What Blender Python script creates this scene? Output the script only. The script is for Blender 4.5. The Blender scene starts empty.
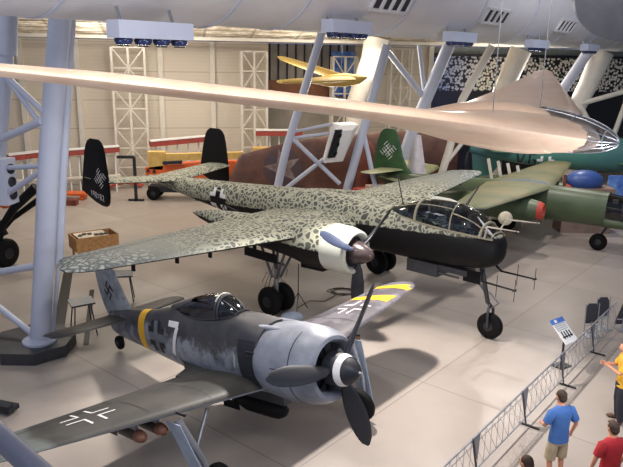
import bpy, math, random
from mathutils import Vector, Matrix
from mathutils.bvhtree import BVHTree
S = bpy.context.scene
COL = S.collection
PI = math.pi
random.seed(7)
def V(*a): return Vector(a if len(a) > 1 else a[0])

# ------------------------------------------------------------------ camera
FPX, CH, CP, CR = 659.76, 7.3256, 0.260706, 0.017026
_c, _s = math.cos(CP), math.sin(CP)
X_ = V(1, 0, 0); U_ = V(0, _s, _c); F_ = V(0, _c, -_s)
_cr, _sr = math.cos(CR), math.sin(CR)
RT = X_ * _cr + U_ * _sr; UP = U_ * _cr - X_ * _sr
cd = bpy.data.cameras.new('camera'); cam = bpy.data.objects.new('camera', cd); COL.objects.link(cam)
cam.matrix_world = Matrix(((RT.x, UP.x, -F_.x, 0), (RT.y, UP.y, -F_.y, 0), (RT.z, UP.z, -F_.z, CH), (0, 0, 0, 1)))
cd.sensor_fit = 'HORIZONTAL'; cd.sensor_width = 36; cd.lens = FPX / 623 * 36; cd.clip_start = .05; cd.clip_end = 300
S.camera = cam
def ray(px, py):
    u, v = px - 311.5, py - 233.5
    return F_ + RT * (u / FPX) - UP * (v / FPX)
def at(px, py, Y):
    d = ray(px, py); return d * (Y / d.y) + V(0, 0, CH)
def gp(px, py, z=0):
    d = ray(px, py); return d * ((z - CH) / d.z) + V(0, 0, CH)

# ------------------------------------------------------------------ materials
def srgb(h):
    r = []
    for i in (0, 2, 4):
        c = int(h[i:i+2], 16) / 255
        r.append(c / 12.92 if c <= .04045 else ((c + .055) / 1.055) ** 2.4)
    return (*r, 1)
class NT:
    def __init__(s, name):
        s.m = bpy.data.materials.new(name); s.m.use_nodes = True; s.t = s.m.node_tree
        s.b = s.t.nodes['Principled BSDF']
    def n(s, typ, ins=None, **kw):
        o = s.t.nodes.new(typ)
        for k, v in kw.items(): setattr(o, k, v)
        for k, v in (ins or {}).items():
            if isinstance(v, bpy.types.NodeSocket): s.t.links.new(v, o.inputs[k])
            else: o.inputs[k].default_value = v
        return o
    def link(s, a, b): s.t.links.new(a, b)
    def math(s, op, a, b=0.0, c=0.0):
        return s.n('ShaderNodeMath', {0: a, 1: b, 2: c}, operation=op).outputs[0]
    def mix(s, f, a, b):
        o = s.n('ShaderNodeMix', data_type='RGBA')
        for k, v in ((0, f), (6, a), (7, b)):
            if isinstance(v, bpy.types.NodeSocket): s.link(v, o.inputs[k])
            else: o.inputs[k].default_value = v
        return o.outputs[2]
    def noise(s, co, scale, detail=3, rough=.6):
        return s.n('ShaderNodeTexNoise', {'Vector': co, 'Scale': scale, 'Detail': detail, 'Roughness': rough}).outputs[0]
    def step(s, v, lo, hi):
        return s.n('ShaderNodeMapRange', {0: v, 1: lo, 2: hi}, clamp=True).outputs[0]
    def obj(s): return s.n('ShaderNodeTexCoord').outputs['Object']
def plain(name, h, rough=.5, metal=0., var=.12, scale=3., bump=0., h2=None, emit=0, spec=.5):
    t = NT(name); t.b.inputs['Specular IOR Level'].default_value = spec; co = t.obj(); base = srgb(h)
    if h2: b2 = srgb(h2)
    else: b2 = tuple(max(0, c * (1 - var * 2)) for c in base[:3]) + (1,)
    f = t.step(t.noise(co, scale, 4), .4, .68)
    t.link(t.mix(f, base, b2), t.b.inputs['Base Color'])
    t.b.inputs['Roughness'].default_value = rough; t.b.inputs['Metallic'].default_value = metal
    if bump:
        b = t.n('ShaderNodeBump', {'Height': t.noise(co, scale * 6), 'Strength': bump, 'Distance': .02}); t.link(b.outputs[0], t.b.inputs['Normal'])
    if emit:
        t.b.inputs['Emission Color'].default_value = base; t.b.inputs['Emission Strength'].default_value = emit
    return t.m
M = {}
M['black'] = plain('matte_black_paint', '0b0b0d', .6, var=.1, spec=.25)
M['rubber'] = plain('tyre_rubber', '101010', .75, spec=.2)
M['dark_metal'] = plain('dark_metal', '35363a', .4, .6)
M['gun_metal'] = plain('gun_metal', '4b4d52', .4, .5)
M['grey_metal'] = plain('grey_metal', '8a8d92', .4, .5)
M['silver'] = plain('silver_metal', 'b9bcc2', .35, .7)
M['steel_paint'] = plain('pale_grey_steel_paint', 'b9bfd0', .45, var=.05, scale=1)
M['steel_cream'] = plain('cream_steel_paint', 'd8d2c6', .5, var=.04)
M['duct'] = plain('duct_grey_paint', 'cfcdd0', .55, var=.04, scale=.6)
M['white'] = plain('white_paint', 'e6e6e4', .5, var=.03)
M['prop'] = plain('propeller_blue_black', '20242d', .5, var=.1)
M['propg'] = plain('propeller_grey_green', '46506a', .45, var=.1)
M['spin_brown'] = plain('spinner_brown', '3a3030', .3)
M['yellow'] = plain('yellow_paint', 'eab326', .45, var=.06)
M['bulb'] = plain('lamp_lens', '27335c', .2, emit=.0)
M['red'] = plain('red_paint', 'b5402e', .5)
M['redbeam'] = plain('red_beam_paint', '9a4238', .55)
M['wood'] = plain('crate_wood', 'b98a55', .7, h2='97693a', scale=8)
M['orange'] = plain('orange_paint', 'e2672c', .5)
M['tan_yellow'] = plain('yellow_tan_paint', 'd8b265', .55)
M['glider_yellow'] = plain('cream_yellow_fabric', 'c9ab5c', .6, var=.05)
M['skin'] = plain('skin', 'c98f72', .6, var=.06)
M['hair'] = plain('brown_hair', '3a2a20', .8, scale=30)
M['blue_shirt'] = plain('blue_cotton', '3f6aa8', .85, var=.1, scale=5)
M['khaki'] = plain('khaki_cotton', 'b0a184', .85, scale=5)
M['yellow_shirt'] = plain('mustard_cotton', 'd6a22e', .85, scale=5)
M['red_shirt'] = plain('red_cotton', 'a81f28', .85, scale=5)
M['navy'] = plain('navy_cotton', '20222c', .85, scale=5)
M['shoe'] = plain('brown_leather', '5c4436', .6)
M['bomb'] = plain('bomb_brown', '54423a', .6, var=.15)
M['bomb_tip'] = plain('bomb_copper', '865c48', .5, .2)
M['ar_green'] = plain('splinter_green', '4e5c40', .45, h2='36452f', scale=.45)
M['ar_tan'] = plain('olive_tan_upper', '787253', .6, h2='525f42', scale=.5)
M['do_green'] = plain('dark_blue_green_paint', '41766a', .45, h2='385c66', scale=.4)
M['do_light'] = plain('mid_green_paint', '61805a', .45, h2='47684e', scale=.5)
M['fin_green'] = plain('fin_green_paint', '35592f', .5, h2='294a2a', scale=2)
M['pale_green'] = plain('pale_green_wing_paint', 'b9b88c', .5, h2='8c936b', scale=1)
M['rust'] = plain('brown_weathered_skin', '6e4b3e', .5, h2='4a3230', scale=.9)
M['rust2'] = plain('rust_red_canvas', '7c3f2c', .7, h2='55291f', scale=1.5)
M['cream'] = plain('cream_panel', 'cfc8b6', .6)
M['black_soft'] = plain('black_painted_tail', '0c0c0e', .6, var=.1, spec=.25)
M['pale_cowl'] = plain('pale_grey_green_cowl', 'b2b6ac', .4, var=.05)
M['grey_field'] = plain('grey_cross_field', '6f747c', .5)
M['pit'] = plain('cockpit_interior', '2a2c30', .6)
M['seatbrown'] = plain('headrest_leather', '6b3a34', .6)
M['blue_sign'] = plain('blue_sign_panel', '4a78c8', .5)
M['ink'] = plain('dark_ink', '23262e', .6)
M['blue_cloth'] = plain('blue_hanging_cloth', '2b5fb5', .7, h2='7fa3d8', scale=1.5)
M['white_star'] = plain('faded_white_star', '9a8a88', .6, h2='6e5a58', scale=2)
M['faded_blue'] = plain('faded_blue_disc', '4c4652', .6, h2='5b4038', scale=3)
M['cable'] = plain('cable_brown', '50402e', .7)
def glass(name, tint='cfd8e0', rough=.05):
    t = NT(name); nt = t.t
    out = nt.nodes['Material Output']
    tr = t.n('ShaderNodeBsdfTransparent', {'Color': srgb(tint)}); gl = t.n('ShaderNodeBsdfGlossy', {'Roughness': rough})
    fr = t.n('ShaderNodeFresnel', {'IOR': 1.5}); f = t.math('ADD', t.math('MULTIPLY', fr.outputs[0], .8), .06)
    mx = t.n('ShaderNodeMixShader', {0: f, 1: tr.outputs[0], 2: gl.outputs[0]}); t.link(mx.outputs[0], out.inputs[0])
    return t.m
M['glass'] = glass('canopy_glass', '9aa4b0')
M['glass2'] = glass('dark_canopy_glass', '55606c')
M['glassc'] = glass('clear_nose_glass', 'dfe8f2')

def he_camo(name, z0=None, slope=0., outer=True):
    """giraffe-like camouflage: pale meandering lines over dark grey cells; black below z0+slope*x"""
    t = NT(name); co = t.obj()
    nz = t.n('ShaderNodeTexNoise', {'Vector': co, 'Scale': 2.2, 'Detail': 2}).outputs[1]
    vm = t.n('ShaderNodeVectorMath', {0: nz, 1: (.35, .35, .35)}, operation='MULTIPLY')
    va = t.n('ShaderNodeVectorMath', {0: co, 1: vm.outputs[0]}, operation='ADD')
    vo = t.n('ShaderNodeTexVoronoi', {'Vector': va.outputs[0], 'Scale': 6.3}, feature='DISTANCE_TO_EDGE').outputs[0]
    line = t.step(vo, .17, .10)
    sp = t.n('ShaderNodeSeparateXYZ', {0: co})
    cell = t.mix(t.noise(co, 1.5), srgb('3f423c'), srgb('5c605c'))
    pale = t.mix(t.noise(co, .8), srgb('aeac92'), srgb('9da092'))
    col = t.mix(line, cell, pale)
    if outer:   # outer wing panels: softer blue-grey blotches
        ay = t.math('ABSOLUTE', sp.outputs[1])
        nn = t.math('MULTIPLY', t.math('SUBTRACT', t.noise(co, 1.0), .5), 3)
        g = t.step(t.math('ADD', ay, nn), 4.5, 8.5)
        line2 = t.step(vo, .30, .06)
        c2 = t.mix(line2, srgb('a7aca2'), srgb('585f63'))
        col = t.mix(g, col, c2)
    if z0 is not None:
        zz = t.math('SUBTRACT', sp.outputs[2], t.math('MULTIPLY_ADD', sp.outputs[0], slope, z0))
        zz = t.math('ADD', zz, t.math('MULTIPLY', t.math('SUBTRACT', t.noise(co, 3), .5), .12))
        f = t.step(zz, -.015, .015)
        col = t.mix(f, srgb('070708'), col)
    t.link(col, t.b.inputs['Base Color']); t.b.inputs['Roughness'].default_value = .62; t.b.inputs['Specular IOR Level'].default_value = .3
    return t.m
M['he_fus'] = he_camo('night_fighter_fuselage_camouflage', 2.88, 0.06, False)
M['he_wing'] = he_camo('night_fighter_wing_camouflage', None, 0)
M['he_nac'] = he_camo('night_fighter_nacelle_camouflage', 2.4, 0, False)

def fw_mottle(name, z0, slope, wing=False):
    t = NT(name); co = t.obj(); sp = t.n('ShaderNodeSeparateXYZ', {0: co})
    n1 = t.noise(co, 2.6, 5, .7); n2 = t.noise(co, 1.2, 3)
    side = t.mix(t.step(n1, .42, .62), srgb('8f959e'), srgb('4e525b'))
    top = t.mix(t.step(n2, .45, .55), srgb('35363a'), srgb('424245'))
    zz = t.math('SUBTRACT', sp.outputs[2], t.math('MULTIPLY_ADD', sp.outputs[0], slope, z0))
    zz = t.math('ADD', zz, t.math('MULTIPLY', t.math('SUBTRACT', n1, .5), .9))
    col = t.mix(t.step(zz, -.08, .1), side, top)
    t.link(col, t.b.inputs['Base Color']); t.b.inputs['Roughness'].default_value = .42
    return t.m
M['fw_fus'] = fw_mottle('grey_mottled_fuselage', .16, 0)
M['fw_cowl'] = plain('blue_grey_cowling', '868c98', .42, h2='666b77', scale=1.6)
def fw_wing():
    t = NT('fighter_wing_grey'); co = t.obj(); sp = t.n('ShaderNodeSeparateXYZ', {0: co})
    a = t.mix(t.step(t.noise(co, .9), .47, .53), srgb('2e2e2b'), srgb('3b3a36'))
    ay = t.math('MULTIPLY', sp.outputs[1], -1.)
    g = t.step(t.math('ADD', ay, t.math('MULTIPLY', t.math('ABSOLUTE', t.math('ADD', sp.outputs[0], 2.9)), .3)), 4.25, 4.4)
    a = t.mix(g, a, srgb('5f6662'))
    g2 = t.step(sp.outputs[1], .5, 2.2)
    a = t.mix(g2, a, t.mix(t.step(t.noise(co, 1.3), .46, .52), srgb('4c494f'), srgb('636067')))  # port wing paler and lavender: reflected light put into the colour
    t.link(a, t.b.inputs['Base Color']); t.b.inputs['Roughness'].default_value = .52
    return t.m
M['fw_wing'] = fw_wing()
M['fw_under'] = plain('pale_blue_underside', '9aa6b8', .45)
def horten():
    t = NT('tan_doped_skin'); co = t.obj()
    a = t.mix(t.step(t.noise(co, 1.1, 4), .35, .7), srgb('e6cbb0'), srgb('d2ae94'))
    t.link(a, t.b.inputs['Base Color']); t.b.inputs['Roughness'].default_value = .33
    return t.m
M['horten'] = horten()
M['horten_dark'] = plain('brown_leading_edge', 'a0836c', .4)

def floor_mat():
    t = NT('polished_concrete'); g = t.n('ShaderNodeNewGeometry').outputs['Position']
    mp = t.n('ShaderNodeMapping', {0: g, 1: (-2.68, -14.09, 0)}, vector_type='TEXTURE')
    mp.inputs[1].default_value = (2.68, 14.09, 0); mp.inputs[2].default_value = (0, 0, math.radians(50.3))
    sp = t.n('ShaderNodeSeparateXYZ', {0: mp.outputs[0]})
    def joint(s, per, w, off=0.):
        a = t.math('ADD', s, off + per * 40)
        m_ = t.math('PINGPONG', a, per / 2)
        return t.step(m_, w, w * .4)
    cell = t.n('ShaderNodeTexVoronoi', {'Vector': mp.outputs[0], 'Scale': .23}, feature='F1', distance='CHEBYCHEV')
    fx = t.math('FLOOR', t.math('DIVIDE', sp.outputs[0], 4.6)); fy = t.math('FLOOR', t.math('DIVIDE', sp.outputs[1], 4.6))
    cv = t.n('ShaderNodeCombineXYZ', {0: fx, 1: fy})
    wn = t.n('ShaderNodeTexWhiteNoise', {'Vector': cv.outputs[0]}).outputs[0]
    base = t.mix(wn, srgb('a0968d'), srgb('aca39a'))
    base = t.mix(t.math('MULTIPLY', t.step(t.noise(g, .6, 6, .65), .35, .75), .6), base, srgb('8f867e'))
    j = t.math('MAXIMUM', joint(sp.outputs[0], 4.6, .022), joint(sp.outputs[1], 4.6, .022))
    base = t.mix(t.math('MULTIPLY', j, .6), base, srgb('6b635c'))
    t.link(base, t.b.inputs['Base Color'])
    r = t.step(t.noise(g, 1.3, 4), .2, .9)
    t.link(t.math('MULTIPLY_ADD', r, .18, .27), t.b.inputs['Roughness'])
    return t.m
M['floor'] = floor_mat()
def wall_mat():
    t = NT('ribbed_wall_panels'); co = t.obj(); sp = t.n('ShaderNodeSeparateXYZ', {0: co})
    m_ = t.math('PINGPONG', sp.outputs[2], .8)
    j = t.step(m_, .035, .015)
    rib = t.step(t.math('PINGPONG', sp.outputs[2], .1), .02, .0)
    base = t.mix(t.math('MULTIPLY', t.noise(co, .3), .5), srgb('d3c9b8'), srgb('c2b8a8'))
    base = t.mix(t.math('MULTIPLY', j, .55), base, srgb('8d8578'))
    base = t.mix(t.math('MULTIPLY', rib, .15), base, srgb('8d8578'))
    t.link(base, t.b.inputs['Base Color']); t.b.inputs['Roughness'].default_value = .6
    return t.m
M['wall'] = wall_mat()
def ceil_mat():
    t = NT('corrugated_roof'); co = t.obj()
    base = t.mix(t.step(t.noise(co, 1.2), .35, .6), srgb('f2ead8'), srgb('b5a68e'))
    sp = t.n('ShaderNodeSeparateXYZ', {0: co})
    base = t.mix(t.math('MULTIPLY', t.step(t.math('PINGPONG', sp.outputs[1], .75), .22, .1), .75), base, srgb('6e6354'))
    base = t.mix(t.math('MULTIPLY', t.step(t.math('PINGPONG', sp.outputs[0], 1.3), .09, .05), .6), base, srgb('7d7262'))
    t.link(base, t.b.inputs['Base Color']); t.b.inputs['Roughness'].default_value = .5
    return t.m
M['ceiling'] = ceil_mat()
def dots_mat():
    t = NT('dark_mosaic_wall'); co = t.obj(); sp = t.n('ShaderNodeSeparateXYZ', {0: co})
    vo = t.n('ShaderNodeTexVoronoi', {'Vector': co, 'Scale': 6.0}, feature='F1').outputs[0]
    d = t.step(vo, .56, .48)
    g = t.step(sp.outputs[0], -7.6, -4.5)
    dc = t.mix(g, srgb('7f98d8'), srgb('f2eee0'))
    bc = t.mix(g, srgb('101c46'), srgb('14151a'))
    up = t.step(sp.outputs[2], 5.42, 5.5)
    col = t.mix(t.math('MULTIPLY', d, up), bc, dc)
    t.link(col, t.b.inputs['Base Color']); t.b.inputs['Roughness'].default_value = .6
    return t.m
M['dots'] = dots_mat()

# ------------------------------------------------------------------ mesh builder
class MB:
    def __init__(s): s.v = []; s.f = []; s.mi = []; s.cur = 0
    def add(s, vs, fs):
        b = len(s.v); s.v += [Vector(q) for q in vs]
        for f in fs: s.f.append([b + i for i in f]); s.mi.append(s.cur)
        return s
    def box(s, c, d, R=None):
        c = V(c); vs = []
        for x in (-.5, .5):
            for y in (-.5, .5):
                for z in (-.5, .5):
                    q = V(x * d[0], y * d[1], z * d[2]); vs.append(c + (R @ q if R else q))
        return s.add(vs, [(0, 1, 3, 2), (4, 6, 7, 5), (0, 4, 5, 1), (2, 3, 7, 6), (0, 2, 6, 4), (1, 5, 7, 3)])
    def beam(s, a, b, w, h=None, up=(0, 0, 1)):
        a, b = V(a), V(b); h = h or w; d = (b - a); L = d.length; d.normalize(); u = V(up)
        if abs(d.dot(u)) > .98: u = V(1, 0, 0)
        y = u.cross(d).normalized(); z = d.cross(y)
        R = Matrix((d, y, z)).transposed()
        return s.box((a + b) / 2, (L, w, h), R)
    def rings(s, rings, cap0=True, cap1=True, closed=True):
        b = len(s.v); n = len(rings[0])
        for r in rings: s.v += [Vector(q) for q in r]
        m = n if closed else n - 1
        for i in range(len(rings) - 1):
            for j in range(m):
                k = (j + 1) % n
                s.f.append([b + i * n + j, b + i * n + k, b + (i + 1) * n + k, b + (i + 1) * n + j]); s.mi.append(s.cur)
        if cap0: s.f.append([b + j for j in range(n)][::-1]); s.mi.append(s.cur)
        if cap1: s.f.append([b + (len(rings) - 1) * n + j for j in range(n)]); s.mi.append(s.cur)
        return s
    def tube(s, pts, rad, n=10, caps=True):
        pts = [V(p) for p in pts]
        if not isinstance(rad, (list, tuple)): rad = [rad] * len(pts)
        rs = []; pu = None
        for i, p in enumerate(pts):
            d = (pts[min(i + 1, len(pts) - 1)] - pts[max(i - 1, 0)]).normalized()
            if pu is None:
                u = V(0, 0, 1) if abs(d.z) < .9 else V(1, 0, 0)
            else: u = pu
            x = (u - d * u.dot(d)).normalized(); y = d.cross(x); pu = x
            rs.append([p + (x * math.cos(2 * PI * k / n) + y * math.sin(2 * PI * k / n)) * rad[i] for k in range(n)])
        return s.rings(rs, caps, caps)
    def lathe(s, o, axis, prof, n=24, caps=True):
        """prof: list of (distance along axis, radius)"""
        o = V(o); d = V(axis).normalized(); u = V(0, 0, 1) if abs(d.z) < .9 else V(1, 0, 0)
        x = (u - d * u.dot(d)).normalized(); y = d.cross(x)
        return s.rings([[o + d * a + (x * math.cos(2 * PI * k / n) + y * math.sin(2 * PI * k / n)) * max(r, .0005) for k in range(n)] for a, r in prof], caps, caps)
    def ell(s, c, r, n=16, m=10, R=None):
        rs = []
        for i in range(m + 1):
            t = PI * i / m; rr = max(math.sin(t), .002)
            ring = []
            for k in range(n):
                q = V(r[0] * rr * math.cos(2 * PI * k / n), r[1] * rr * math.sin(2 * PI * k / n), r[2] * math.cos(t))
                ring.append(V(c) + (R @ q if R else q))
            rs.append(ring)
        return s.rings(rs)
    def prism(s, poly, vec):
        n = len(poly); vec = V(vec); a = [V(p) for p in poly]
        return s.add(a + [p + vec for p in a], [list(range(n))[::-1], list(range(n, 2 * n))] + [[i, (i + 1) % n, (i + 1) % n + n, i + n] for i in range(n)])
    def bvh(s): return BVHTree.FromPolygons(s.v, s.f)
    def build(s, name, mats, parent=None, smooth=True, ang=38):
        if not isinstance(mats, (list, tuple)): mats = [mats]
        import bmesh
        me = bpy.data.meshes.new(name); me.from_pydata([tuple(q) for q in s.v], [], s.f)
        for m_ in mats: me.materials.append(m_)
        me.polygons.foreach_set('material_index', s.mi)
        bm = bmesh.new(); bm.from_mesh(me); bmesh.ops.recalc_face_normals(bm, faces=bm.faces); bm.to_mesh(me); bm.free()
        if smooth:
            me.polygons.foreach_set('use_smooth', [True] * len(me.polygons)); me.set_sharp_from_angle(angle=math.radians(ang))
        me.update()
        o = bpy.data.objects.new(name, me); COL.objects.link(o)
        if parent: o.parent = parent
        return o
def tag(o, label, cat, group=None, kind=None):
    if label: o['label'] = label
    if cat: o['category'] = cat
    if group: o['group'] = group
    if kind: o['kind'] = kind
    return o
def empty(name, loc, label, cat, group=None, R=None):
    o = bpy.data.objects.new(name, None); COL.objects.link(o); o.empty_display_size = .2
    mw = Matrix.Translation(V(loc))
    if R: mw = mw @ R.to_4x4()
    o.matrix_world = mw
    return tag(o, label, cat, group)
def struct(name, mb, m, smooth=False):
    o = mb.build(name, m, None, smooth); o['kind'] = 'structure'; return o
def copy_tree(o, parent=None):
    c = o.copy(); COL.objects.link(c)
    if parent: c.parent = parent
    for ch in list(o.children): copy_tree(ch, c)
    return c
def cat_interp(keys, n):
    """keys rows [x, a, b, ...]; smooth resample to n rows"""
    out = []; m = len(keys)
    for i in range(n):
        t = i / (n - 1) * (m - 1); k = min(int(t), m - 2); u = t - k
        p0, p1, p2, p3 = keys[max(k - 1, 0)], keys[k], keys[k + 1], keys[min(k + 2, m - 1)]
        row = []
        for a, b, c, d in zip(p0, p1, p2, p3):
            q = .5 * (2 * b + (c - a) * u + (2 * a - 5 * b + 4 * c - d) * u * u + (3 * b - a - 3 * c + d) * u ** 3)
            lo, hi = min(b, c), max(b, c); row.append(min(max(q, lo - .02), hi + .02))
        out.append(row)
    return out
def fuselage(mb, keys, n=60, seg=32, ex=2.2):
    """keys: x, half width, z top, z bottom"""
    rs = []
    for x, w, zt, zb in cat_interp(keys, n):
        zc = (zt + zb) / 2; h = (zt - zb) / 2; ring = []
        for k in range(seg):
            a = 2 * PI * k / seg; c, s_ = math.cos(a), math.sin(a)
            ring.append((x, max(w, .004) * math.copysign(abs(c) ** (2 / ex), c), zc + max(h, .004) * math.copysign(abs(s_) ** (2 / ex), s_)))
        rs.append(ring)
    return mb.rings(rs)
def wing(mb, st, n=9, axis='y', m_top=0, m_bot=1):
    """st rows: span, xLE, chord, z, thickness ratio, sweep of twist ignored. top and lower faces get their own material index"""
    cs = [(1 - math.cos(PI * i / n)) / 2 for i in range(n + 1)]
    def th(u): return 2.97 * math.sqrt(max(u, 0)) - 1.26 * u - 3.516 * u * u + 2.843 * u ** 3 - 1.015 * u ** 4
    def place(sp, x, z): return (x, sp, z) if axis == 'y' else (x, z, sp)
    rows = []
    for sp, xl, ch, z, t in st:
        up = [place(sp, xl - ch * u, z + ch * t * .5 * 1.15 * th(u) / 1.0) for u in cs]
        lo = [place(sp, xl - ch * u, z - ch * t * .5 * .85 * th(u) / 1.0) for u in cs]
        rows.append((up, lo))
    for i in range(len(rows) - 1):
        for part, mi in ((0, m_top), (1, m_bot)):
            a, b = rows[i][part], rows[i + 1][part]
            for j in range(n):
                mb.cur = mi; mb.add([a[j], a[j + 1], b[j + 1], b[j]], [(0, 1, 2, 3)])
    for r in (rows[0], rows[-1]):
        mb.cur = m_bot; mb.add(list(r[0]) + list(r[1])[::-1], [list(range(2 * n + 2))])
    mb.cur = 0
    return mb
def weld(o, d=.0008):
    import bmesh
    bm = bmesh.new(); bm.from_mesh(o.data); bmesh.ops.remove_doubles(bm, verts=bm.verts, dist=d)
    bmesh.ops.dissolve_degenerate(bm, edges=bm.edges, dist=1e-5)
    bmesh.ops.recalc_face_normals(bm, faces=bm.faces); bm.to_mesh(o.data); bm.free()
    o.data.polygons.foreach_set('use_smooth', [True] * len(o.data.polygons)); o.data.set_sharp_from_angle(angle=math.radians(40))
    return o
def wing_rows(f, ys):
    return [f(y) for y in ys]
def decal(name, quads, to3, direction, bvh, mat, parent, off=.012, sub=5):
    """quads: list of 4 2-D points; to3 maps 2-D to a start point; rays go along direction to the surface"""
    mb = MB(); dv = V(direction).normalized()
    for q in quads:
        q = [V(p[0], p[1]) for p in q]; g = []; ok = True
        for i in range(sub + 1):
            for j in range(sub + 1):
                u, w = i / sub, j / sub
                p = (q[0] * (1 - u) + q[1] * u) * (1 - w) + (q[3] * (1 - u) + q[2] * u) * w
                st = V(to3(p.x, p.y)); h = bvh.ray_cast(st, dv)
                if h[0] is None: g.append(None); continue
                nn = h[1] if h[1].dot(dv) < 0 else -h[1]
                g.append(h[0] + nn * off)
        b = len(mb.v); idx = {}
        for k, p in enumerate(g):
            if p is not None: idx[k] = len(mb.v); mb.v.append(p)
        for i in range(sub):
            for j in range(sub):
                ks = [i * (sub + 1) + j, (i + 1) * (sub + 1) + j, (i + 1) * (sub + 1) + j + 1, i * (sub + 1) + j + 1]
                if all(k in idx for k in ks): mb.f.append([idx[k] for k in ks]); mb.mi.append(0)
    if not mb.f: print('decal missed', name); return None
    return mb.build(name, mat, parent, False)
def stroke(a, b, w):
    a, b = V(*a), V(*b); d = (b - a).normalized(); n = V(-d.y, d.x) * w / 2
    return [tuple(a - n), tuple(b - n), tuple(b + n), tuple(a + n)]
def cross_corners(s, t, g):
    """the four angle pieces of an outline cross of half size s, gap half width g, line t"""
    q = []
    for sx in (-1, 1):
        for sy in (-1, 1):
            q.append([(sx * g, sy * g), (sx * s, sy * g), (sx * s, sy * (g + t)), (sx * g, sy * (g + t))])
            q.append([(sx * g, sy * g), (sx * (g + t), sy * g), (sx * (g + t), sy * s), (sx * g, sy * s)])
    return q
def hooked(s, w, rot=PI / 4, outline=0):
    """the hooked cross painted on period tails"""
    def seg():
        L = [((-s, 0), (s, 0)), ((0, -s), (0, s)), ((s, 0), (s, -s)), ((-s, 0), (-s, s)), ((0, s), (s, s)), ((0, -s), (-s, -s))]
        return L
    q = []
    for a, b in seg():
        if outline:
            d = (V(*b) - V(*a)).normalized(); n = V(-d.y, d.x) * outline
            q.append(stroke(V(*a) + n, V(*b) + n, w)); q.append(stroke(V(*a) - n, V(*b) - n, w))
        else:
            d = (V(*b) - V(*a)).normalized() * w / 2
            q.append(stroke(V(*a) - d, V(*b) + d, w))
    c, s_ = math.cos(rot), math.sin(rot)
    return [[(x * c - y * s_, x * s_ + y * c) for x, y in k] for k in q]
GL = {'1': [((.5, 0), (.5, 1)), ((.5, 1), (.2, .75))], '9': [((.85, 0), (.85, 1)), ((.85, 1), (.15, 1)), ((.15, 1), (.15, .5)), ((.15, .5), (.85, .5))],
      '0': [((.15, 0), (.85, 0)), ((.85, 0), (.85, 1)), ((.85, 1), (.15, 1)), ((.15, 1), (.15, 0))],
      '8': [((.15, 0), (.85, 0)), ((.85, 0), (.85, 1)), ((.85, 1), (.15, 1)), ((.15, 1), (.15, 0)), ((.15, .5), (.85, .5))],
      '2': [((.15, 1), (.85, 1)), ((.85, 1), (.85, .55)), ((.85, .55), (.15, .1)), ((.15, 0), (.9, 0))],
      '7': [((.05, 1), (.95, 1)), ((.88, .95), (.3, 0))], 'V': [((.05, 1), (.5, 0)), ((.5, 0), (.95, 1))],
      'G': [((.9, 1), (.15, 1)), ((.15, 1), (.15, 0)), ((.15, 0), (.85, 0)), ((.85, 0), (.85, .5)), ((.85, .5), (.5, .5))]}
def glyphs(txt, h, w, lw, gap):
    q = []; x = 0
    for ch in txt:
        for a, b in GL.get(ch, []): q.append(stroke((x + a[0] * w, a[1] * h), (x + b[0] * w, b[1] * h), lw))
        x += w + gap
    return q
def blade(mb, hub, axis, ang, R0, R, cmax, twist0=60, twist1=20, rot_off=0):
    """propeller blade from hub; axis points forward; ang measured from port towards up"""
    ax = V(axis); y = V(0, 1, 0); z = V(0, 0, 1); rd = y * math.cos(ang) + z * math.sin(ang); tg = ax.cross(rd)
    rs = []; n = 14
    for i in range(n + 1):
        u = i / n; r = R0 + (R - R0) * u
        c = cmax * (.35 + .65 * math.sin(min(u * 1.9, 1) * PI / 2)) * math.sqrt(max(1 - max(u - .55, 0) ** 2 / .2025 * .985, .01))
        th = (.11 * (1 - u) + .018) * (cmax / .34) * min(1, c / cmax * 1.4)
        tw = math.radians(twist0 + (twist1 - twist0) * u)
        cd_ = tg * math.cos(tw) + ax * math.sin(tw); nd = ax * math.cos(tw) - tg * math.sin(tw)
        if u < .12: c = max(.12 * (cmax / .34), c * u / .12 * .9); th = max(th, .10 * (cmax / .34))
        ring = [V(hub) + rd * r + cd_ * (c / 2 * math.cos(2 * PI * k / 12)) + nd * (th / 2 * math.sin(2 * PI * k / 12)) for k in range(12)]
        rs.append(ring)
    return mb.rings(rs)
def wheel(parent, name, c, r, w, axis=(0, 1, 0), hubm='dark_metal'):
    a = V(axis).normalized(); c = V(c)
    o = MB().lathe(c - a * w / 2, a, [(0, r * .55), (0, r * .8), (w * .12, r * .94), (w * .3, r), (w * .7, r), (w * .88, r * .94), (w, r * .8), (w, r * .55)], 28).build(name, M['rubber'], parent)
    MB().lathe(c - a * (w / 2 + .012), a, [(0, r * .12), (0, r * .3), (.03, r * .5), (w - .006, r * .5), (w + .024, r * .3), (w + .024, r * .12)], 20).build('hub', M[hubm], o)
    return o

# ================================================================== SETTING
FB = MB().box((0, 30, -.15), (90, 90, .3)); FB.cur = 0
struct('floor', FB, M['floor'])
WA = math.radians(12)   # the far wall runs slightly away to the right
W0 = V(-11.5, 38.2, 0); WD = V(math.cos(WA), math.sin(WA), 0); WN = V(math.sin(WA), -math.cos(WA), 0)
def wallX(px):          # point on the far wall line under a column of the picture
    d = ray(px, 57); dd = V(d.x, d.y, 0)
    # W0 + t WD = k dd
    den = WD.x * dd.y - WD.y * dd.x
    t = (W0.y * dd.x - W0.x * dd.y) / -den * -1
    t = -(W0.x * dd.y - W0.y * dd.x) / den
    return t
RW = Matrix((WD, -WN, V(0, 0, 1))).transposed()
WT = 8.1
tR = wallX(434); tL = -14
def wallobj(name, t0, t1, z0, z1, y, th, m):
    mb = MB().box(((t0 + t1) / 2, y + th / 2, (z0 + z1) / 2), (t1 - t0, th, z1 - z0))
    o = mb.build(name, m, None, False); o.matrix_world = Matrix.Translation(W0) @ RW.to_4x4(); return o
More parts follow.
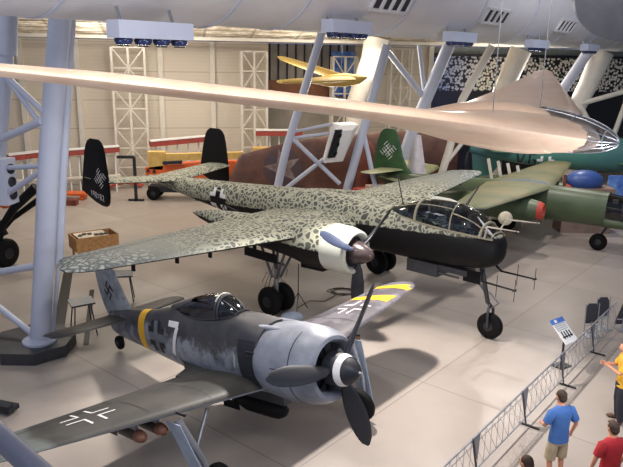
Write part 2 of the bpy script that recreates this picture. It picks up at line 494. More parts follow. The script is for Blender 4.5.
tb0, tb1 = wallX(268), wallX(356)
o = wallobj('wall_back', tL, tb0, 0, WT, 0, .3, M['wall']); o['kind'] = 'structure'
o = wallobj('wall_back_right', tb1, tR, 0, WT, 0, .3, M['wall']); o['kind'] = 'structure'
# recessed bay with vertical slots
o = wallobj('wall_bay', tb0 - .3, tb1 + .3, 0, WT, 1.2, .2, plain('darker_bay_panel', 'a39c92', .6, scale=.7)); o['kind'] = 'structure'  # bay panels in a darker grey than the wall either side
o = wallobj('trim_bay_band', tb0, tb1, 5.0, 5.95, 1.0, .18, plain('brown_band', '8b5a3c', .6)); o['kind'] = 'structure'
nn = 3
for i in range(10):
    tt = tb0 + (tb1 - tb0) * (i + .5) / 10
    o = wallobj('trim_%d' % nn, tt - .045, tt + .045, 5.95, WT, 1.08, .12, M['ink']); o['kind'] = 'structure'; nn += 1
for px in (20, 77, 160, 212, 430):
    tt = wallX(px)
    o = wallobj('trim_%d' % nn, tt - .14, tt + .14, 0, WT, -.22, .22, M['steel_cream']); o['kind'] = 'structure'; nn += 1
# dark mosaic wall to the right
t2 = tR + 24
o = wallobj('wall_right', tR, t2, 0, 7.72, .2, .4, M['dots']); o['kind'] = 'structure'
o.data.transform(Matrix.Translation((-(tR + 8), 0, 0))); o.matrix_world = Matrix.Translation(W0 + WD * (tR + 8)) @ RW.to_4x4()
o = wallobj('wall_above_right', tR, t2, 7.72, WT, .3, .3, plain('green_grey_panel', '8f968a', .6)); o['kind'] = 'structure'
o = wallobj('trim_right_ledge', tR, t2, 7.55, 7.72, -.1, .3, M['dark_metal']); o['kind'] = 'structure'
# roof: corrugated sheet rising towards the viewer, with purlins
rf = MB(); rise = .16
def roofpt(t, k): return (t, -k, WT + k * rise + .03 * max(k - 4, 0) ** 2)
for i in range(56):
    k0 = i * .5
    rf.add([roofpt(tL, k0), roofpt(t2, k0), roofpt(t2, k0 + .25), roofpt(tL, k0 + .25)], [(0, 1, 2, 3)])
    a = V(roofpt(0, k0 + .25)); b = V(roofpt(0, k0 + .5)); up = V(0, 0, .12)
    rf.add([roofpt(tL, k0 + .25), roofpt(t2, k0 + .25), V(roofpt(t2, k0 + .25)) + up, V(roofpt(tL, k0 + .25)) + up], [(0, 1, 2, 3)])
    rf.add([V(roofpt(tL, k0 + .25)) + up, V(roofpt(t2, k0 + .25)) + up, V(roofpt(t2, k0 + .5)) + up, V(roofpt(tL, k0 + .5)) + up], [(0, 1, 2, 3)])
    rf.add([V(roofpt(tL, k0 + .5)) + up, V(roofpt(t2, k0 + .5)) + up, roofpt(t2, k0 + .5), roofpt(tL, k0 + .5)], [(0, 1, 2, 3)])
o = rf.build('ceiling', M['ceiling'], None, False); o.matrix_world = Matrix.Translation(W0 + V(0, 0, .02)) @ RW.to_4x4(); o['kind'] = 'structure'
tn = 1
for k in (2.2, 6, 10, 14):
    mb = MB().beam(V(roofpt(tL, k)) - V(0, 0, .25), V(roofpt(t2, k)) - V(0, 0, .25), .12, .16)
    o = mb.build('ceiling_purlin', M['steel_cream'], None, False); o.name = 'trim_%d' % nn; nn += 1
    o.matrix_world = Matrix.Translation(W0) @ RW.to_4x4(); o['kind'] = 'structure'

# lattice columns against the wall
def lattice(px, w, h, name_label):
    t = wallX(px); base = W0 + WD * t + WN * 1.1
    e = empty('lattice_column', base, name_label, 'column', 'white lattice columns along the wall', RW)
    d = .55
    for sx in (-1, 0, 1):
        MB().beam((sx * w / 2, 0, 0), (sx * w / 2, 0, h), .12).build('upright', M['steel_cream'], e, False)
    MB().beam((w / 2, d, 0), (w / 2, d, h), .1).build('upright', M['steel_cream'], e, False)
    MB().beam((-w / 2, d, 0), (-w / 2, d, h), .1).build('upright', M['steel_cream'], e, False)
    lc = MB(); n = int(h / 1.0)
    for i in range(n):
        z0, z1 = h * i / n, h * (i + 1) / n
        lc.beam((-w / 2, 0, z1), (w / 2, 0, z1), .07)
        if i % 2: lc.beam((-w / 2, 0, z0), (0, 0, z1), .06); lc.beam((0, 0, z1), (w / 2, 0, z0), .06)
        else: lc.beam((-w / 2, 0, z1), (0, 0, z0), .06); lc.beam((0, 0, z0), (w / 2, 0, z1), .06)
        lc.beam((-w / 2, 0, z1), (-w / 2, d, z0), .05); lc.beam((w / 2, 0, z1), (w / 2, d, z0), .05)
    lc.build('lacing', M['steel_cream'], e, False)
lattice(129, 1.75, 7.7, 'white lattice steel column behind the fin of the spotted aircraft, left end of the wall')
lattice(252, 1.45, 7.6, 'white lattice steel column left of the yellow hanging glider')
lattice(341, 1.45, 7.4, 'white lattice steel column in front of the blue hanging cloth')
lattice(396, 1.25, 7.9, 'white lattice steel column left of the dark mosaic wall')
b = MB(); c0 = at(343, 52, 40.8); b.box((c0.x, c0.y, 6.4), (1.35, .06, 2.6)); tag(b.build('hanging_cloth', M['blue_cloth'], None, False), 'blue cloth banner hanging behind a white lattice column', 'banner')

# ================================================================== NIGHT FIGHTER (large, spotted)
def make_he():
    yaw = -0.714459
    e = empty('night_fighter', (5.135, 16.51, 0), 'large twin-engine aircraft with pale spotted camouflage above and black below', 'aircraft', R=Matrix.Rotation(yaw, 3, 'Z'))
    fb = MB()
    fuselage(fb, [(-.1, .05, 2.6, 2.45), (-.15, .24, 2.8, 2.25), (-.3, .42, 2.92, 2.08), (-.7, .56, 3.0, 1.94), (-1.4, .63, 3.08, 1.86), (-2.4, .67, 3.12, 1.8), (-4, .7, 3.15, 1.76), (-6, .7, 3.22, 1.74), (-8, .66, 3.12, 1.74), (-10, .56, 2.97, 1.78), (-12, .42, 2.84, 1.95), (-14, .26, 2.7, 2.18), (-15.7, .06, 2.56, 2.42)], 110, 40, 2.35)
    fo = fb.build('fuselage', M['he_fus'], e); bv = fb.bvh()
    # cross on the side
    for s in (-1, 1):
        decal('cross_black', [[(-.46, -.15), (.46, -.15), (.46, .15), (-.46, .15)], [(-.15, -.46), (.15, -.46), (.15, .46), (-.15, .46)]], lambda a, b_, s=s: (-10.85 + a, s * 3, 2.3 + b_ * .95), (0, -s, 0), bv, M['black'], fo, .008)
        decal('fuselage_cross', cross_corners(.46, .15, .13), lambda a, b_, s=s: (-10.85 + a, s * 3, 2.3 + b_ * .95), (0, -s, 0), bv, M['white'], fo)
    # wings
    def row(ay, s): return (s * ay, -4.342 - .113 * ay, 3.665 - .265 * ay, 2.47 + .043 * ay, .15 - .004 * ay)
    for s in (-1, 1):
        wb = MB(); st = []
        for ay in (.3, 1.5, 2.6, 4, 5.5, 7, 8.2, 8.7): st.append(row(ay, s))
        r = row(8.95, s); st.append((r[0], r[1] - .04, r[2] - .2, r[3], r[4]))
        r = row(9.12, s); st.append((r[0], r[1] - .1, r[2] - .5, r[3], r[4]))
        r = row(9.25, s); st.append((r[0], r[1] - .22, r[2] - .95, r[3], r[4]))
        wing(wb, st, 12); wo = weld(wb.build('wing', [M['he_wing'], M['black']], e)); wbv = wb.bvh()
        # panel lines / aileron hinge
        pl = MB()
        decal('aileron_line', [stroke((-7.08 + .3, s * 5.0), (-6.63 + .3, s * 8.7), .03), stroke((-6.1, s * 5.0), (-7.3, s * 5.0), .03)], lambda a, b_: (a, b_, 5), (0, 0, -1), wbv, M['ink'], wo, .006, 14)
        # hardware under the wing
        for ay in (3.9, 5.4, 6.4, 7.6):
            q = row(ay, s); MB().box((q[1] - q[2] * .25, s * ay, q[3] - q[2] * q[4] * .5 - .06), (.1, .05, .26)).build('underwing_probe', M['black'], e, False)
    # nacelles
    for s in (-1, 1):
        y = s * 2.55; z = 2.42
        nb = MB(); rs = []
        for x, w, zt, zb in cat_interp([(-3.75, .62, z + .62, z - .62), (-4.4, .66, z + .62, z - .68), (-5.3, .62, z + .52, z - .56), (-6.6, .54, z + .4, z - .5), (-7.8, .44, z + .3, z - .4), (-9.0, .24, z + .18, z - .2), (-9.7, .03, z + .0, z - .06)], 40):
            zc = (zt + zb) / 2; h = (zt - zb) / 2
            rs.append([(x, y + w * math.cos(2 * PI * k / 28), zc + h * math.sin(2 * PI * k / 28)) for k in range(28)])
        nb.rings(rs); no = nb.build('nacelle', M['he_nac'], e)
        co = MB().lathe((-2.98, y, z), (-1, 0, 0), [(.16, .42), (.03, .46), (0, .52), (.04, .58), (.3, .635), (.8, .645), (.8, .60), (.2, .44)], 36, False).build('cowl_ring', M['pale_cowl'], no)
        MB().lathe((-3.15, y, z), (-1, 0, 0), [(0, .2), (0, .47), (.1, .47)], 30).build('radiator_face', M['dark_metal'], co)
        sp = MB().lathe((-2.46, y, z), (-1, 0, 0), [(0, .01), (.02, .06), (.1, .14), (.28, .25), (.5, .315), (.72, .33)], 30).build('spinner', M['spin_brown'], e)
        for k in range(3):
            a = 6.845 + k * 2 * PI / 3 if s < 0 else .55 + k * 2 * PI / 3
            bb = MB(); blade(bb, (-2.97, y, z), (1, 0, 0), a, .22, 1.76, .36); bb.build('propeller_blade', M['propg'] if (s < 0 and k == 1) else M['prop'], sp)
        MB().beam((-4.1, y - .1 * s, z - .66), (-4.9, y - .1 * s, z - .7), .35, .22).build('air_scoop', M['black'], no, False)
        # main gear: twin wheels on a braced leg
        cx = -5.82; r = .43
        for d in (-.27, .27): wheel(e, 'main_wheel', (cx, s * 2.66 + d, r), r, .26)
        g = MB(); g.tube([(cx, s * 2.66 - .14, r), (cx, s * 2.66 + .14, r)], .06)
        g.tube([(cx, s * 2.66, r), (cx, s * 2.66, 1.35)], .07)
        g.build('oleo_leg', M['grey_metal'], e)
        g = MB()
        for dx, dy in ((-.5, -.25), (-.5, .25), (.55, -.22), (.55, .22), (0, 0)):
            g.tube([(cx + dx * .15, s * 2.66 + dy * .35, 1.1), (cx + dx, s * 2.6 + dy, 2.15)], .04)
        g.tube([(cx - .3, s * 2.66, 1.55), (cx + .3, s * 2.66, 1.55)], .035); g.build('strut_frame', M['gun_metal'], e)
        g = MB()
        for d in (-.52, .52): g.box((cx - .2, s * 2.6 + d, 1.84), (1.3, .03, .26))
        g.build('gear_door', M['black'], e, False)
    # nose gear
    nx = -.32
    wheel(e, 'nose_wheel', (nx, 0, .36), .36, .24)
    g = MB(); g.tube([(nx - .0, .16, .36), (nx - .02, .16, .8), (nx - .12, 0, 1.0), (nx - .42, 0, 2.1)], [.035, .04, .06, .07])
    g.tube([(nx, .16, .36), (nx, -.16, .36)], .03); g.tube([(nx, -.16, .36), (nx - .02, -.16, .8), (nx - .06, 0, .95)], .035); g.build('nose_leg', M['gun_metal'], e)
    g = MB(); g.tube([(nx - .16, 0, 1.2), (nx - .85, 0, 1.95)], .035); g.tube([(nx - .02, 0, .85), (nx + .2, 0, 1.05), (nx - .1, 0, 1.3)], .022); g.build('drag_brace', M['grey_metal'], e)
    MB().box((nx - .5, -.3, 1.72), (.5, .03, .34)).build('nose_gear_door', M['black'], e, False)
    # gun tray under the belly
    g = MB(); g.box((-2.32, -.1, 1.66), (1.0, .6, .36)); g.box((-1.4, -.1, 1.76), (.9, .5, .16)); g.tube([(-1.8, -.32, 1.6), (-1.2, -.32, 1.6)], .035); g.tube([(-1.8, .05, 1.6), (-1.2, .05, 1.6)], .035)
    g.build('gun_tray', M['gun_metal'], e, False)
    # cockpit
    cp = MB(); keys = [(-.3, .32, 2.92, 2.84), (-.55, .42, 3.12, 2.86), (-.9, .47, 3.38, 2.88), (-1.4, .5, 3.55, 2.9), (-2.1, .5, 3.58, 2.93), (-2.7, .46, 3.5, 2.98), (-3.2, .38, 3.32, 3.02), (-3.65, .2, 3.16, 3.06)]
    rr = cat_interp(keys, 30); rs = []
    def cring(x, w, zt, zb, g=0.):
        return [(x, (w + g) * math.cos(PI * k / 14), zb + (zt + g - zb) * math.sin(PI * k / 14) ** .8) for k in range(15)]
    cp.rings([cring(*q) for q in rr], False, False, False)
    co = cp.build('canopy', M['glass'], e)
    fr = MB()
    for i in (1, 5, 13, 20, 28):
        q = rr[i]; fr.tube(cring(*q, .012), .02 if i not in (5, 20) else .04, 6)
    for k in (3, 11):
        fr.tube([cring(*q, .012)[k] for q in rr[:14]], .016, 6)
    for k in (4, 10): fr.tube([cring(*q, .012)[k] for q in rr[13:28]], .012, 6)
    fr.tube([cring(*q, .012)[0] for q in rr], .03, 6); fr.tube([cring(*q, .012)[14] for q in rr], .03, 6)
    fr.build('canopy_frame', plain('dull_cream_frame', '9c967f', .5), co)
    it = MB(); it.box((-1.55, 0, 3.15), (.35, .5, .4)); it.box((-2.8, 0, 3.12), (.35, .5, .35)); it.box((-.85, 0, 3.0), (.25, .6, .25)); it.box((-2.2, 0, 3.12), (.2, .55, .3)); it.build('crew_seats', M['pit'], e, False)
    MB().box((-1.05, 0, 3.18), (.1, .5, .34)).build('armour_headrest', plain('pale_headrest', 'bdb49c', .6), e, False)
    MB().ell((-.5, .75, 3.2), (.19, .19, .19)).build('round_cover', plain('cream_round_cover', 'cdc4aa', .6), e)
    MB().tube([(-3.3, 0, 3.25), (-3.55, 0, 4.1)], .016).build('antenna_mast', M['ink'], e)
    # radar aerials
    for sy in (-1, 1):
        for z, dx in ((1.86, .0), (3.1, .05)):
            a = MB(); x1 = .58 if z < 2.5 else .5
            if z > 2.5: a.tube([(-.5, sy * .42, z - .22), (-.38, sy * .55, z + .12), (x1, sy * .62, z + .16)], [.03, .025, .014], 6)
            else: a.tube([(-.5, sy * .35, z + .14), (-.4, sy * .58, z - .1), (x1, sy * .62, z - .12)], [.04, .03, .02], 6)
            zz = z - .12 if z < 2.5 else z + .16
            ao = a.build('radar_arm', M['black'] if z < 2.5 else M['cream'], e)
            d = MB(); d.tube([(x1 - .05, sy * .62 - .12, zz), (x1 - .05, sy * .62 + .12, zz)], .012, 5)
            for x in (.05, x1 - .04):
                if z > 2.5: continue
                d.tube([(x, sy * .62 - .0, zz - .3), (x, sy * .62, zz + .3)], .009, 5)
            d.build('dipole', M['ink'], ao)
    # tail
    def tr(ay, s): return (s * ay, -13.6 - .13 * ay, 1.75 - .14 * ay, 2.58 + .08 * ay, .1)
    tb = MB(); wing(tb, [tr(2.9, -1), tr(1.5, -1), tr(0, -1), tr(1.5, 1), tr(2.9, 1)], 8)
    weld(tb.build('tailplane', [M['he_wing'], M['black']], e))
    for s in (-1, 1):
        f = MB(); st = []
        for z, xl, ch in ((1.88, -14.3, .3), (1.95, -14.12, .85), (2.08, -14.04, 1.35), (2.3, -14.0, 1.95), (2.7, -14.02, 1.85), (3.2, -14.08, 1.68), (3.8, -14.18, 1.42), (4.08, -14.26, 1.22), (4.24, -14.38, .96), (4.33, -14.55, .6)):
            st.append((z, xl, ch, s * 2.88, .08))
        wing(f, st, 10, axis='z', m_top=0, m_bot=0); fo2 = weld(f.build('tail_fin', M['black_soft'], e)); fv = f.bvh()
        if s < 0:
            decal('hooked_cross_outline', hooked(.24, .026, PI / 4, .055), lambda a, b_: (-14.55 + a, -5, 2.92 + b_), (0, 1, 0), fv, M['white'], fo2, .008, 3)
            decal('serial_number', glyphs('190182', .2, .12, .03, .045), lambda a, b_: (-15.25 + a * .95, -5, 2.2 + b_ - .12 * a), (0, 1, 0), fv, M['white'], fo2, .008, 3)
            decal('rudder_stripe', [stroke((-15.9, 2.82), (-15.2, 2.82), .03)], lambda a, b_: (a, -5, b_), (0, 1, 0), fv, M['pale_green'], fo2, .008, 3)
    # dive-brake-like flap sticking up behind the near wing
    g = MB(); g.beam((-8.35, -2.55, 2.52), (-9.1, -2.55, 2.36), .5, .06); g.build('nacelle_tail_fairing', M['black'], e, False)
    g = MB(); g.tube([(-9.0, -1.6, 1.9), (-9.3, -1.6, 2.55)], .02, 6); g.tube([(-9.3, -1.6, 2.55), (-9.6, -1.6, 1.95)], .02, 6); g.tube([(-9.3, -1.6, 2.55), (-8.6, -1.6, 2.45)], .02, 6); g.build('trailing_bracket', M['ink'], e)
    return e
HE = make_he()

# ================================================================== FIGHTER (foreground, number 7)
def make_fw():
    yaw, pit, rl = -0.774362, 0.1911133, math.radians(1.1955)
    R = Matrix.Rotation(yaw, 3, 'Z') @ Matrix.Rotation(-pit, 3, 'Y') @ Matrix.Rotation(rl, 3, 'X')
    e = empty('fighter', (.8372, 9.942, 2.2979), 'grey mottled single-engine fighter with white number 7 and yellow tail band', 'aircraft', R=R)
    fb = MB()
    fuselage(fb, [(-1.95, .61, .7, -.68), (-2.6, .57, .77, -.72), (-3.2, .52, .76, -.74), (-4.2, .48, .68, -.72), (-5.2, .4, .69, -.64), (-6.3, .3, .52, -.5), (-7.3, .2, .44, -.4), (-8.1, .1, .36, -.3), (-8.45, .03, .3, -.2)], 90, 36, 2.2)
    fo = fb.build('fuselage', M['fw_fus'], e); bv = fb.bvh()
    S_ = lambda s: (lambda a, b_: (a, s * 2, b_))
    for s in (-1, 1):
        fl = s
        q = glyphs('7', .66, .46, .12, 0)
        if s < 0: decal('number_7', q, lambda a, b_: (-5.12 + a, -2, -.24 + b_), (0, 1, 0), bv, M['white'], fo)
        else: decal('number_7', q, lambda a, b_: (-4.55 - a, 2, -.22 + b_), (0, -1, 0), bv, M['white'], fo)
        decal('cross_field', [[(-.36, -.1), (.36, -.1), (.36, .1), (-.36, .1)], [(-.1, -.36), (.1, -.36), (.1, .36), (-.1, .36)]], lambda a, b_, s=s: (-5.7 + a, s * 2, .04 + b_), (0, -s, 0), bv, M['grey_field'], fo, .006)
        decal('fuselage_cross', cross_corners(.36, .12, .1), lambda a, b_, s=s: (-5.7 + a, s * 2, .04 + b_), (0, -s, 0), bv, M['ink'], fo)
        decal('yellow_band', [[(-6.62, -.66), (-6.3, -.66), (-6.3, .53), (-6.62, .53)]], lambda a, b_, s=s: (a, s * 2, b_), (0, -s, 0), bv, M['yellow'], fo, .006, 16)
        decal('exhaust_panel', [[(-2.5, -.44), (-2.0, -.44), (-2.0, .44), (-2.5, .44)]], lambda a, b_, s=s: (a, s * 2, b_), (0, -s, 0), bv, M['ink'], fo, .006, 12)
        decal('first_aid_mark', [stroke((-2.66, -.12), (-2.6, .14), .06)], lambda a, b_, s=s: (a, s * 2, b_), (0, -s, 0), bv, M['pale_cowl'], fo, .006, 6)
    decal('yellow_band', [[(-6.62, -.29), (-6.3, -.29), (-6.3, .29), (-6.62, .29)]], lambda a, b_: (a, b_, 2), (0, 0, -1), bv, M['yellow'], fo, .007, 16)
    for s in (-1, 1):
        sl = MB()
        for k in range(6): sl.tube([(-1.98 + 0, s * .585, .26 - k * .09), (-2.2, s * .59, .26 - k * .09)], .018, 6)
        sl.build('exhaust_stubs', M['dark_metal'], fo)
    # cowling
    cw = MB().lathe((-.55, 0, 0), (-1, 0, 0), [(.3, .42), (.06, .45), (0, .5), (.02, .56), (.16, .64), (.4, .69), (.9, .715), (1.25, .69), (1.45, .64)], 44, False)
    cv = cw.bvh(); co = cw.build('cowling', M['fw_cowl'], e)
    decal('cowl_seam', [stroke((-1.02, -.66), (-1.02, .66), .02), stroke((-1.45, .1), (-.8, .1), .015)], lambda a, b_: (a, -2, b_), (0, 1, 0), cv, M['ink'], co, .006, 20)
    MB().lathe((-.8, 0, 0), (-1, 0, 0), [(0, .05), (0, .42), (.25, .44)], 36).build('engine_face', M['ink'], co)
    fan = MB()
    for k in range(12):
        a = 2 * PI * k / 12; rd = V(0, math.cos(a), math.sin(a)); tg = V(0, -math.sin(a), math.cos(a))
        fan.add([V(-.72, 0, 0) + rd * .18 - tg * .03, V(-.66, 0, 0) + rd * .42 - tg * .08, V(-.74, 0, 0) + rd * .42 + tg * .06, V(-.76, 0, 0) + rd * .18 + tg * .03], [(0, 1, 2, 3)])
        fan.prism([V(-.70, 0, 0) + rd * .18 - tg * .03, V(-.66, 0, 0) + rd * .40 - tg * .08, V(-.70, 0, 0) + rd * .40 + tg * .06, V(-.72, 0, 0) + rd * .18 + tg * .03], (-.012, 0, 0))
    fan.build('cooling_fan', M['dark_metal'], co, False)
    gs = MB()
    for s in (-1, 1): gs.ell((-1.95, s * .22, .63), (.6, .07, .05))
    gs.build('gun_bulge', M['fw_cowl'], e)
    sp = MB().lathe((0, 0, 0), (-1, 0, 0), [(0, .012), (.015, .05), (.07, .13), (.16, .2), (.3, .26), (.46, .285), (.62, .29)], 32)
    sv = sp.bvh(); so = sp.build('spinner', M['prop'], e)
    MB().lathe((.03, 0, 0), (-1, 0, 0), [(0, .02), (.06, .035), (.08, .03)], 16).build('spinner_tip', M['silver'], so)
    ring = MB().lathe((0, 0, 0), (-1, 0, 0), [(.23, .242), (.30, .270), (.36, .281), (.36, .27), (.23, .23)], 32, False); ring.build('white_ring', M['white'], so)
    for k in range(3):
        bb = MB(); blade(bb, (-.45, 0, 0), (1, 0, 0), .8089 + k * 2 * PI / 3, .2, 1.66, .36, 55, 22); bb.build('propeller_blade', M['prop'], so)
    # wings
    def row(ay, s): return (s * ay, -1.958 - .105 * ay, 2.23 - .24 * ay, -.504 + .107 * ay, .145 - .008 * ay)
    for s in (-1, 1):
        wb = MB(); st = [row(ay, s) for ay in (.2, .9, 1.8, 2.8, 3.8, 4.5, 4.8)]
        for ay, a, b_ in ((4.98, .03, .08), (5.12, .1, .22), (5.22, .22, .45), (5.25, .38, .72)):
            r = row(ay, s); st.append((r[0], r[1] - a, r[2] - b_, r[3], r[4]))
        wing(wb, st, 12); wo = weld(wb.build('wing', [M['fw_wing'], M['fw_under']], e)); wv = wb.bvh()
        decal('wing_cross', cross_corners(.42, .042, .1), lambda a, b_, s=s: (-3.05 + a, s * 3.32 + b_, 3), (0, 0, -1), wv, M['white'], wo, .008, 6)
        decal('aileron_line', [stroke((-3.45, s * 2.7), (-3.3, s * 4.9), .02), stroke((-3.45, s * 2.7), (-3.8, s * 2.7), .02)], lambda a, b_: (a, b_, 3), (0, 0, -1), wv, M['ink'], wo, .006, 12)
        decal('panel_line', [stroke((-2.2, s * 1.5), (-3.6, s * 1.5), .015), stroke((-2.4, s * 2.6), (-3.4, s * 2.6), .015)], lambda a, b_: (a, b_, 3), (0, 0, -1), wv, M['ink'], wo, .006, 10)
        if s > 0:
            for y0, y1 in ((3.78, 4.15), (4.6, 4.92)):
                decal('yellow_stripe', [[(-2.25, y0 + .05), (-3.6, y0 + .02), (-3.6, y1 - .18), (-2.25, y1 + .12)]], lambda a, b_: (a, b_, 3), (0, 0, -1), wv, M['yellow'], wo, .01, 12)
        # trailing-edge fillet
        fl = MB(); fl.prism([(-3.4, s * .45, -.44), (-4.75, s * .38, -.4), (-4.3, s * .62, -.43), (-4.08, s * 1.0, -.42), (-3.4, s * .95, -.4)], (0, 0, .05)); fl.build('wing_fillet', M['fw_wing'], e, False)
        MB().tube([(-1.95, s * 2.2, -.27), (-2.3, s * 2.2, -.27)], .025).build('cannon_barrel', M['dark_metal'], e)
        # landing gear
        cx, cy = -1.83, s * 1.82; r = .36; zc = -1.985 + r
        ax = (0, 1, s * .15)
        wheel(e, 'main_wheel', (cx, cy, zc), r, .2, ax)
        g = MB(); g.tube([(cx, cy + s * .16, zc), (cx - .04, cy + s * .22, zc + .5), (-2.2, s * 2.2, -.4)], [.05, .055, .07], 10); g.tube([(cx, cy, zc), (cx, cy + s * .16, zc)], .04)
        g.tube([(cx - .3, cy + s * .2, zc + .55), (-2.35, s * 1.5, -.5)], .035); g.build('oleo_leg', M['grey_metal'], e)
        dn = MB(); dn.prism([(cx - .2, cy + s * .22, zc - .12), (cx + .18, cy + s * .22, zc - .12), (-2.0, s * 2.28, -.42), (-2.42, s * 2.28, -.42)], (0, s * .02, 0)); dn.build('gear_door', M['fw_under'], e, False)
        # bombs under each wing
        for y in (2.32, 2.72):
            z = -.55 + .107 * y - .2
            bo = MB().lathe((-2.45, s * y, z - .1), (-1, 0, 0), [(0, .02), (.06, .08), (.16, .1), (.3, .1), (.75, .095), (.95, .04), (1.1, .03)], 16).build('bomb', M['bomb'], e)
            MB().lathe((-2.445, s * y, z - .1), (-1, 0, 0), [(0, .03), (.05, .085), (.15, .107), (.2, .107)], 16).build('bomb_nose', M['bomb_tip'], bo)
            f = MB()
            for a in range(4): f.beam((-3.27, s * y + .1 * math.cos(PI / 4 + a * PI / 2), z - .1 + .1 * math.sin(PI / 4 + a * PI / 2)), (-3.55, s * y + .1 * math.cos(PI / 4 + a * PI / 2), z - .1 + .1 * math.sin(PI / 4 + a * PI / 2)), .02, .1)
            f.build('bomb_tail', M['bomb'], bo, False)
            MB().box((-2.85, s * y, z + .06), (.4, .06, .18)).build('bomb_rack', M['grey_metal'], e, False)
    # centre rack and bomb
    MB().box((-2.7, 0, -.82), (1.5, .18, .24)).build('centre_rack', M['gun_metal'], e, False)
    bo = MB().lathe((-2.0, 0, -1.1), (-1, 0, 0), [(0, .02), (.06, .1), (.2, .17), (.4, .185), (1.1, .185), (1.5, .1), (1.75, .05)], 22).build('belly_bomb', M['black'], e)
    f = MB()
    for a in range(4): f.beam((-3.35, .16 * math.cos(PI / 4 + a * PI / 2), -1.1 + .16 * math.sin(PI / 4 + a * PI / 2)), (-3.85, .16 * math.cos(PI / 4 + a * PI / 2), -1.1 + .16 * math.sin(PI / 4 + a * PI / 2)), .03, .16)
    f.build('bomb_tail', M['black'], bo, False)
    # canopy
    keys = [(-2.92, .16, .8, .74), (-3.08, .23, .93, .72), (-3.3, .27, 1.05, .68), (-3.6, .28, 1.1, .64), (-3.95, .27, 1.07, .6), (-4.4, .24, .98, .6), (-4.9, .18, .85, .62), (-5.35, .08, .73, .64)]
    rr = cat_interp(keys, 26)
    def cring(x, w, zt, zb, g=0.): return [(x, (w + g) * math.cos(PI * k / 12), zb + (zt + g - zb) * math.sin(PI * k / 12) ** .85) for k in range(13)]
    cp = MB().rings([cring(*q) for q in rr], False, False, False); co = cp.build('canopy', M['glass'], e)
    fr = MB()
    for i, r_ in ((0, .014), (8, .03), (9, .022)): fr.tube(cring(*rr[i], .008), r_, 6)
    for k in (0, 12): fr.tube([cring(*q, .01)[k] for q in rr], .016, 6)
    for k in (4, 8): fr.tube([cring(*q, .008)[k] for q in rr[:8]], .016, 6)
    fr.build('canopy_frame', M['gun_metal'], co)
    MB().tube(cring(*rr[9], .02)[3:10], .022, 6).build('canopy_arch', M['pale_cowl'], co)
    MB().rings([cring(x, w * .97, zt - .0, zb, .004) for x, w, zt, zb in rr[18:]], False, False, False).build('canopy_fairing', M['fw_fus'], co)
    it = MB(); it.box((-4.15, 0, .84), (.14, .24, .26)); it.build('headrest', M['seatbrown'], e, False); MB().box((-3.2, 0, .72), (.3, .36, .16)).build('gunsight_panel', M['pit'], e, False)
    # tail surfaces
    def tr(ay, s): return (s * ay, -7.28 - .18 * ay, 1.12 - .17 * ay, .2, .09)
    tb = MB(); st = [(-1.83, -7.8, .5, .2, .06)] + [tr(a, -1) for a in (1.72, 1.0, 0)] + [tr(a, 1) for a in (1.0, 1.72)] + [(1.83, -7.8, .5, .2, .06)]
    wing(tb, st, 8); weld(tb.build('tailplane', [M['fw_wing'], M['fw_under']], e))
    f = MB(); st = []
    for z, xl, ch in ((-.1, -7.9, .5), (.1, -7.25, 1.25), (.45, -7.3, 1.38), (.75, -7.48, 1.3), (1.1, -7.68, 1.16), (1.35, -7.82, 1.02), (1.48, -7.95, .75), (1.53, -8.1, .4)): st.append((z, xl, ch, 0, .08))
    wing(f, st, 10, axis='z', m_top=0, m_bot=0); fo2 = weld(f.build('tail_fin', plain('fin_grey_mottle', 'a2a7ab', .5, h2='7b8087', scale=4), e)); fv = f.bvh()
    for s in (-1, 1): decal('hooked_cross', hooked(.16, .055, PI / 4), lambda a, b_, s=s: (-8.22 + a, s * 2, .86 + b_), (0, -s, 0), fv, M['ink'], fo2, .006, 3)
    wheel(e, 'tail_wheel', (-8.2, 0, -.70 + .18), .18, .12)
    MB().tube([(-8.2, .09, -.52), (-8.1, .07, -.3), (-7.95, 0, -.1)], .035).build('tail_wheel_fork', M['gun_metal'], e)
    return e
FW = make_fw()

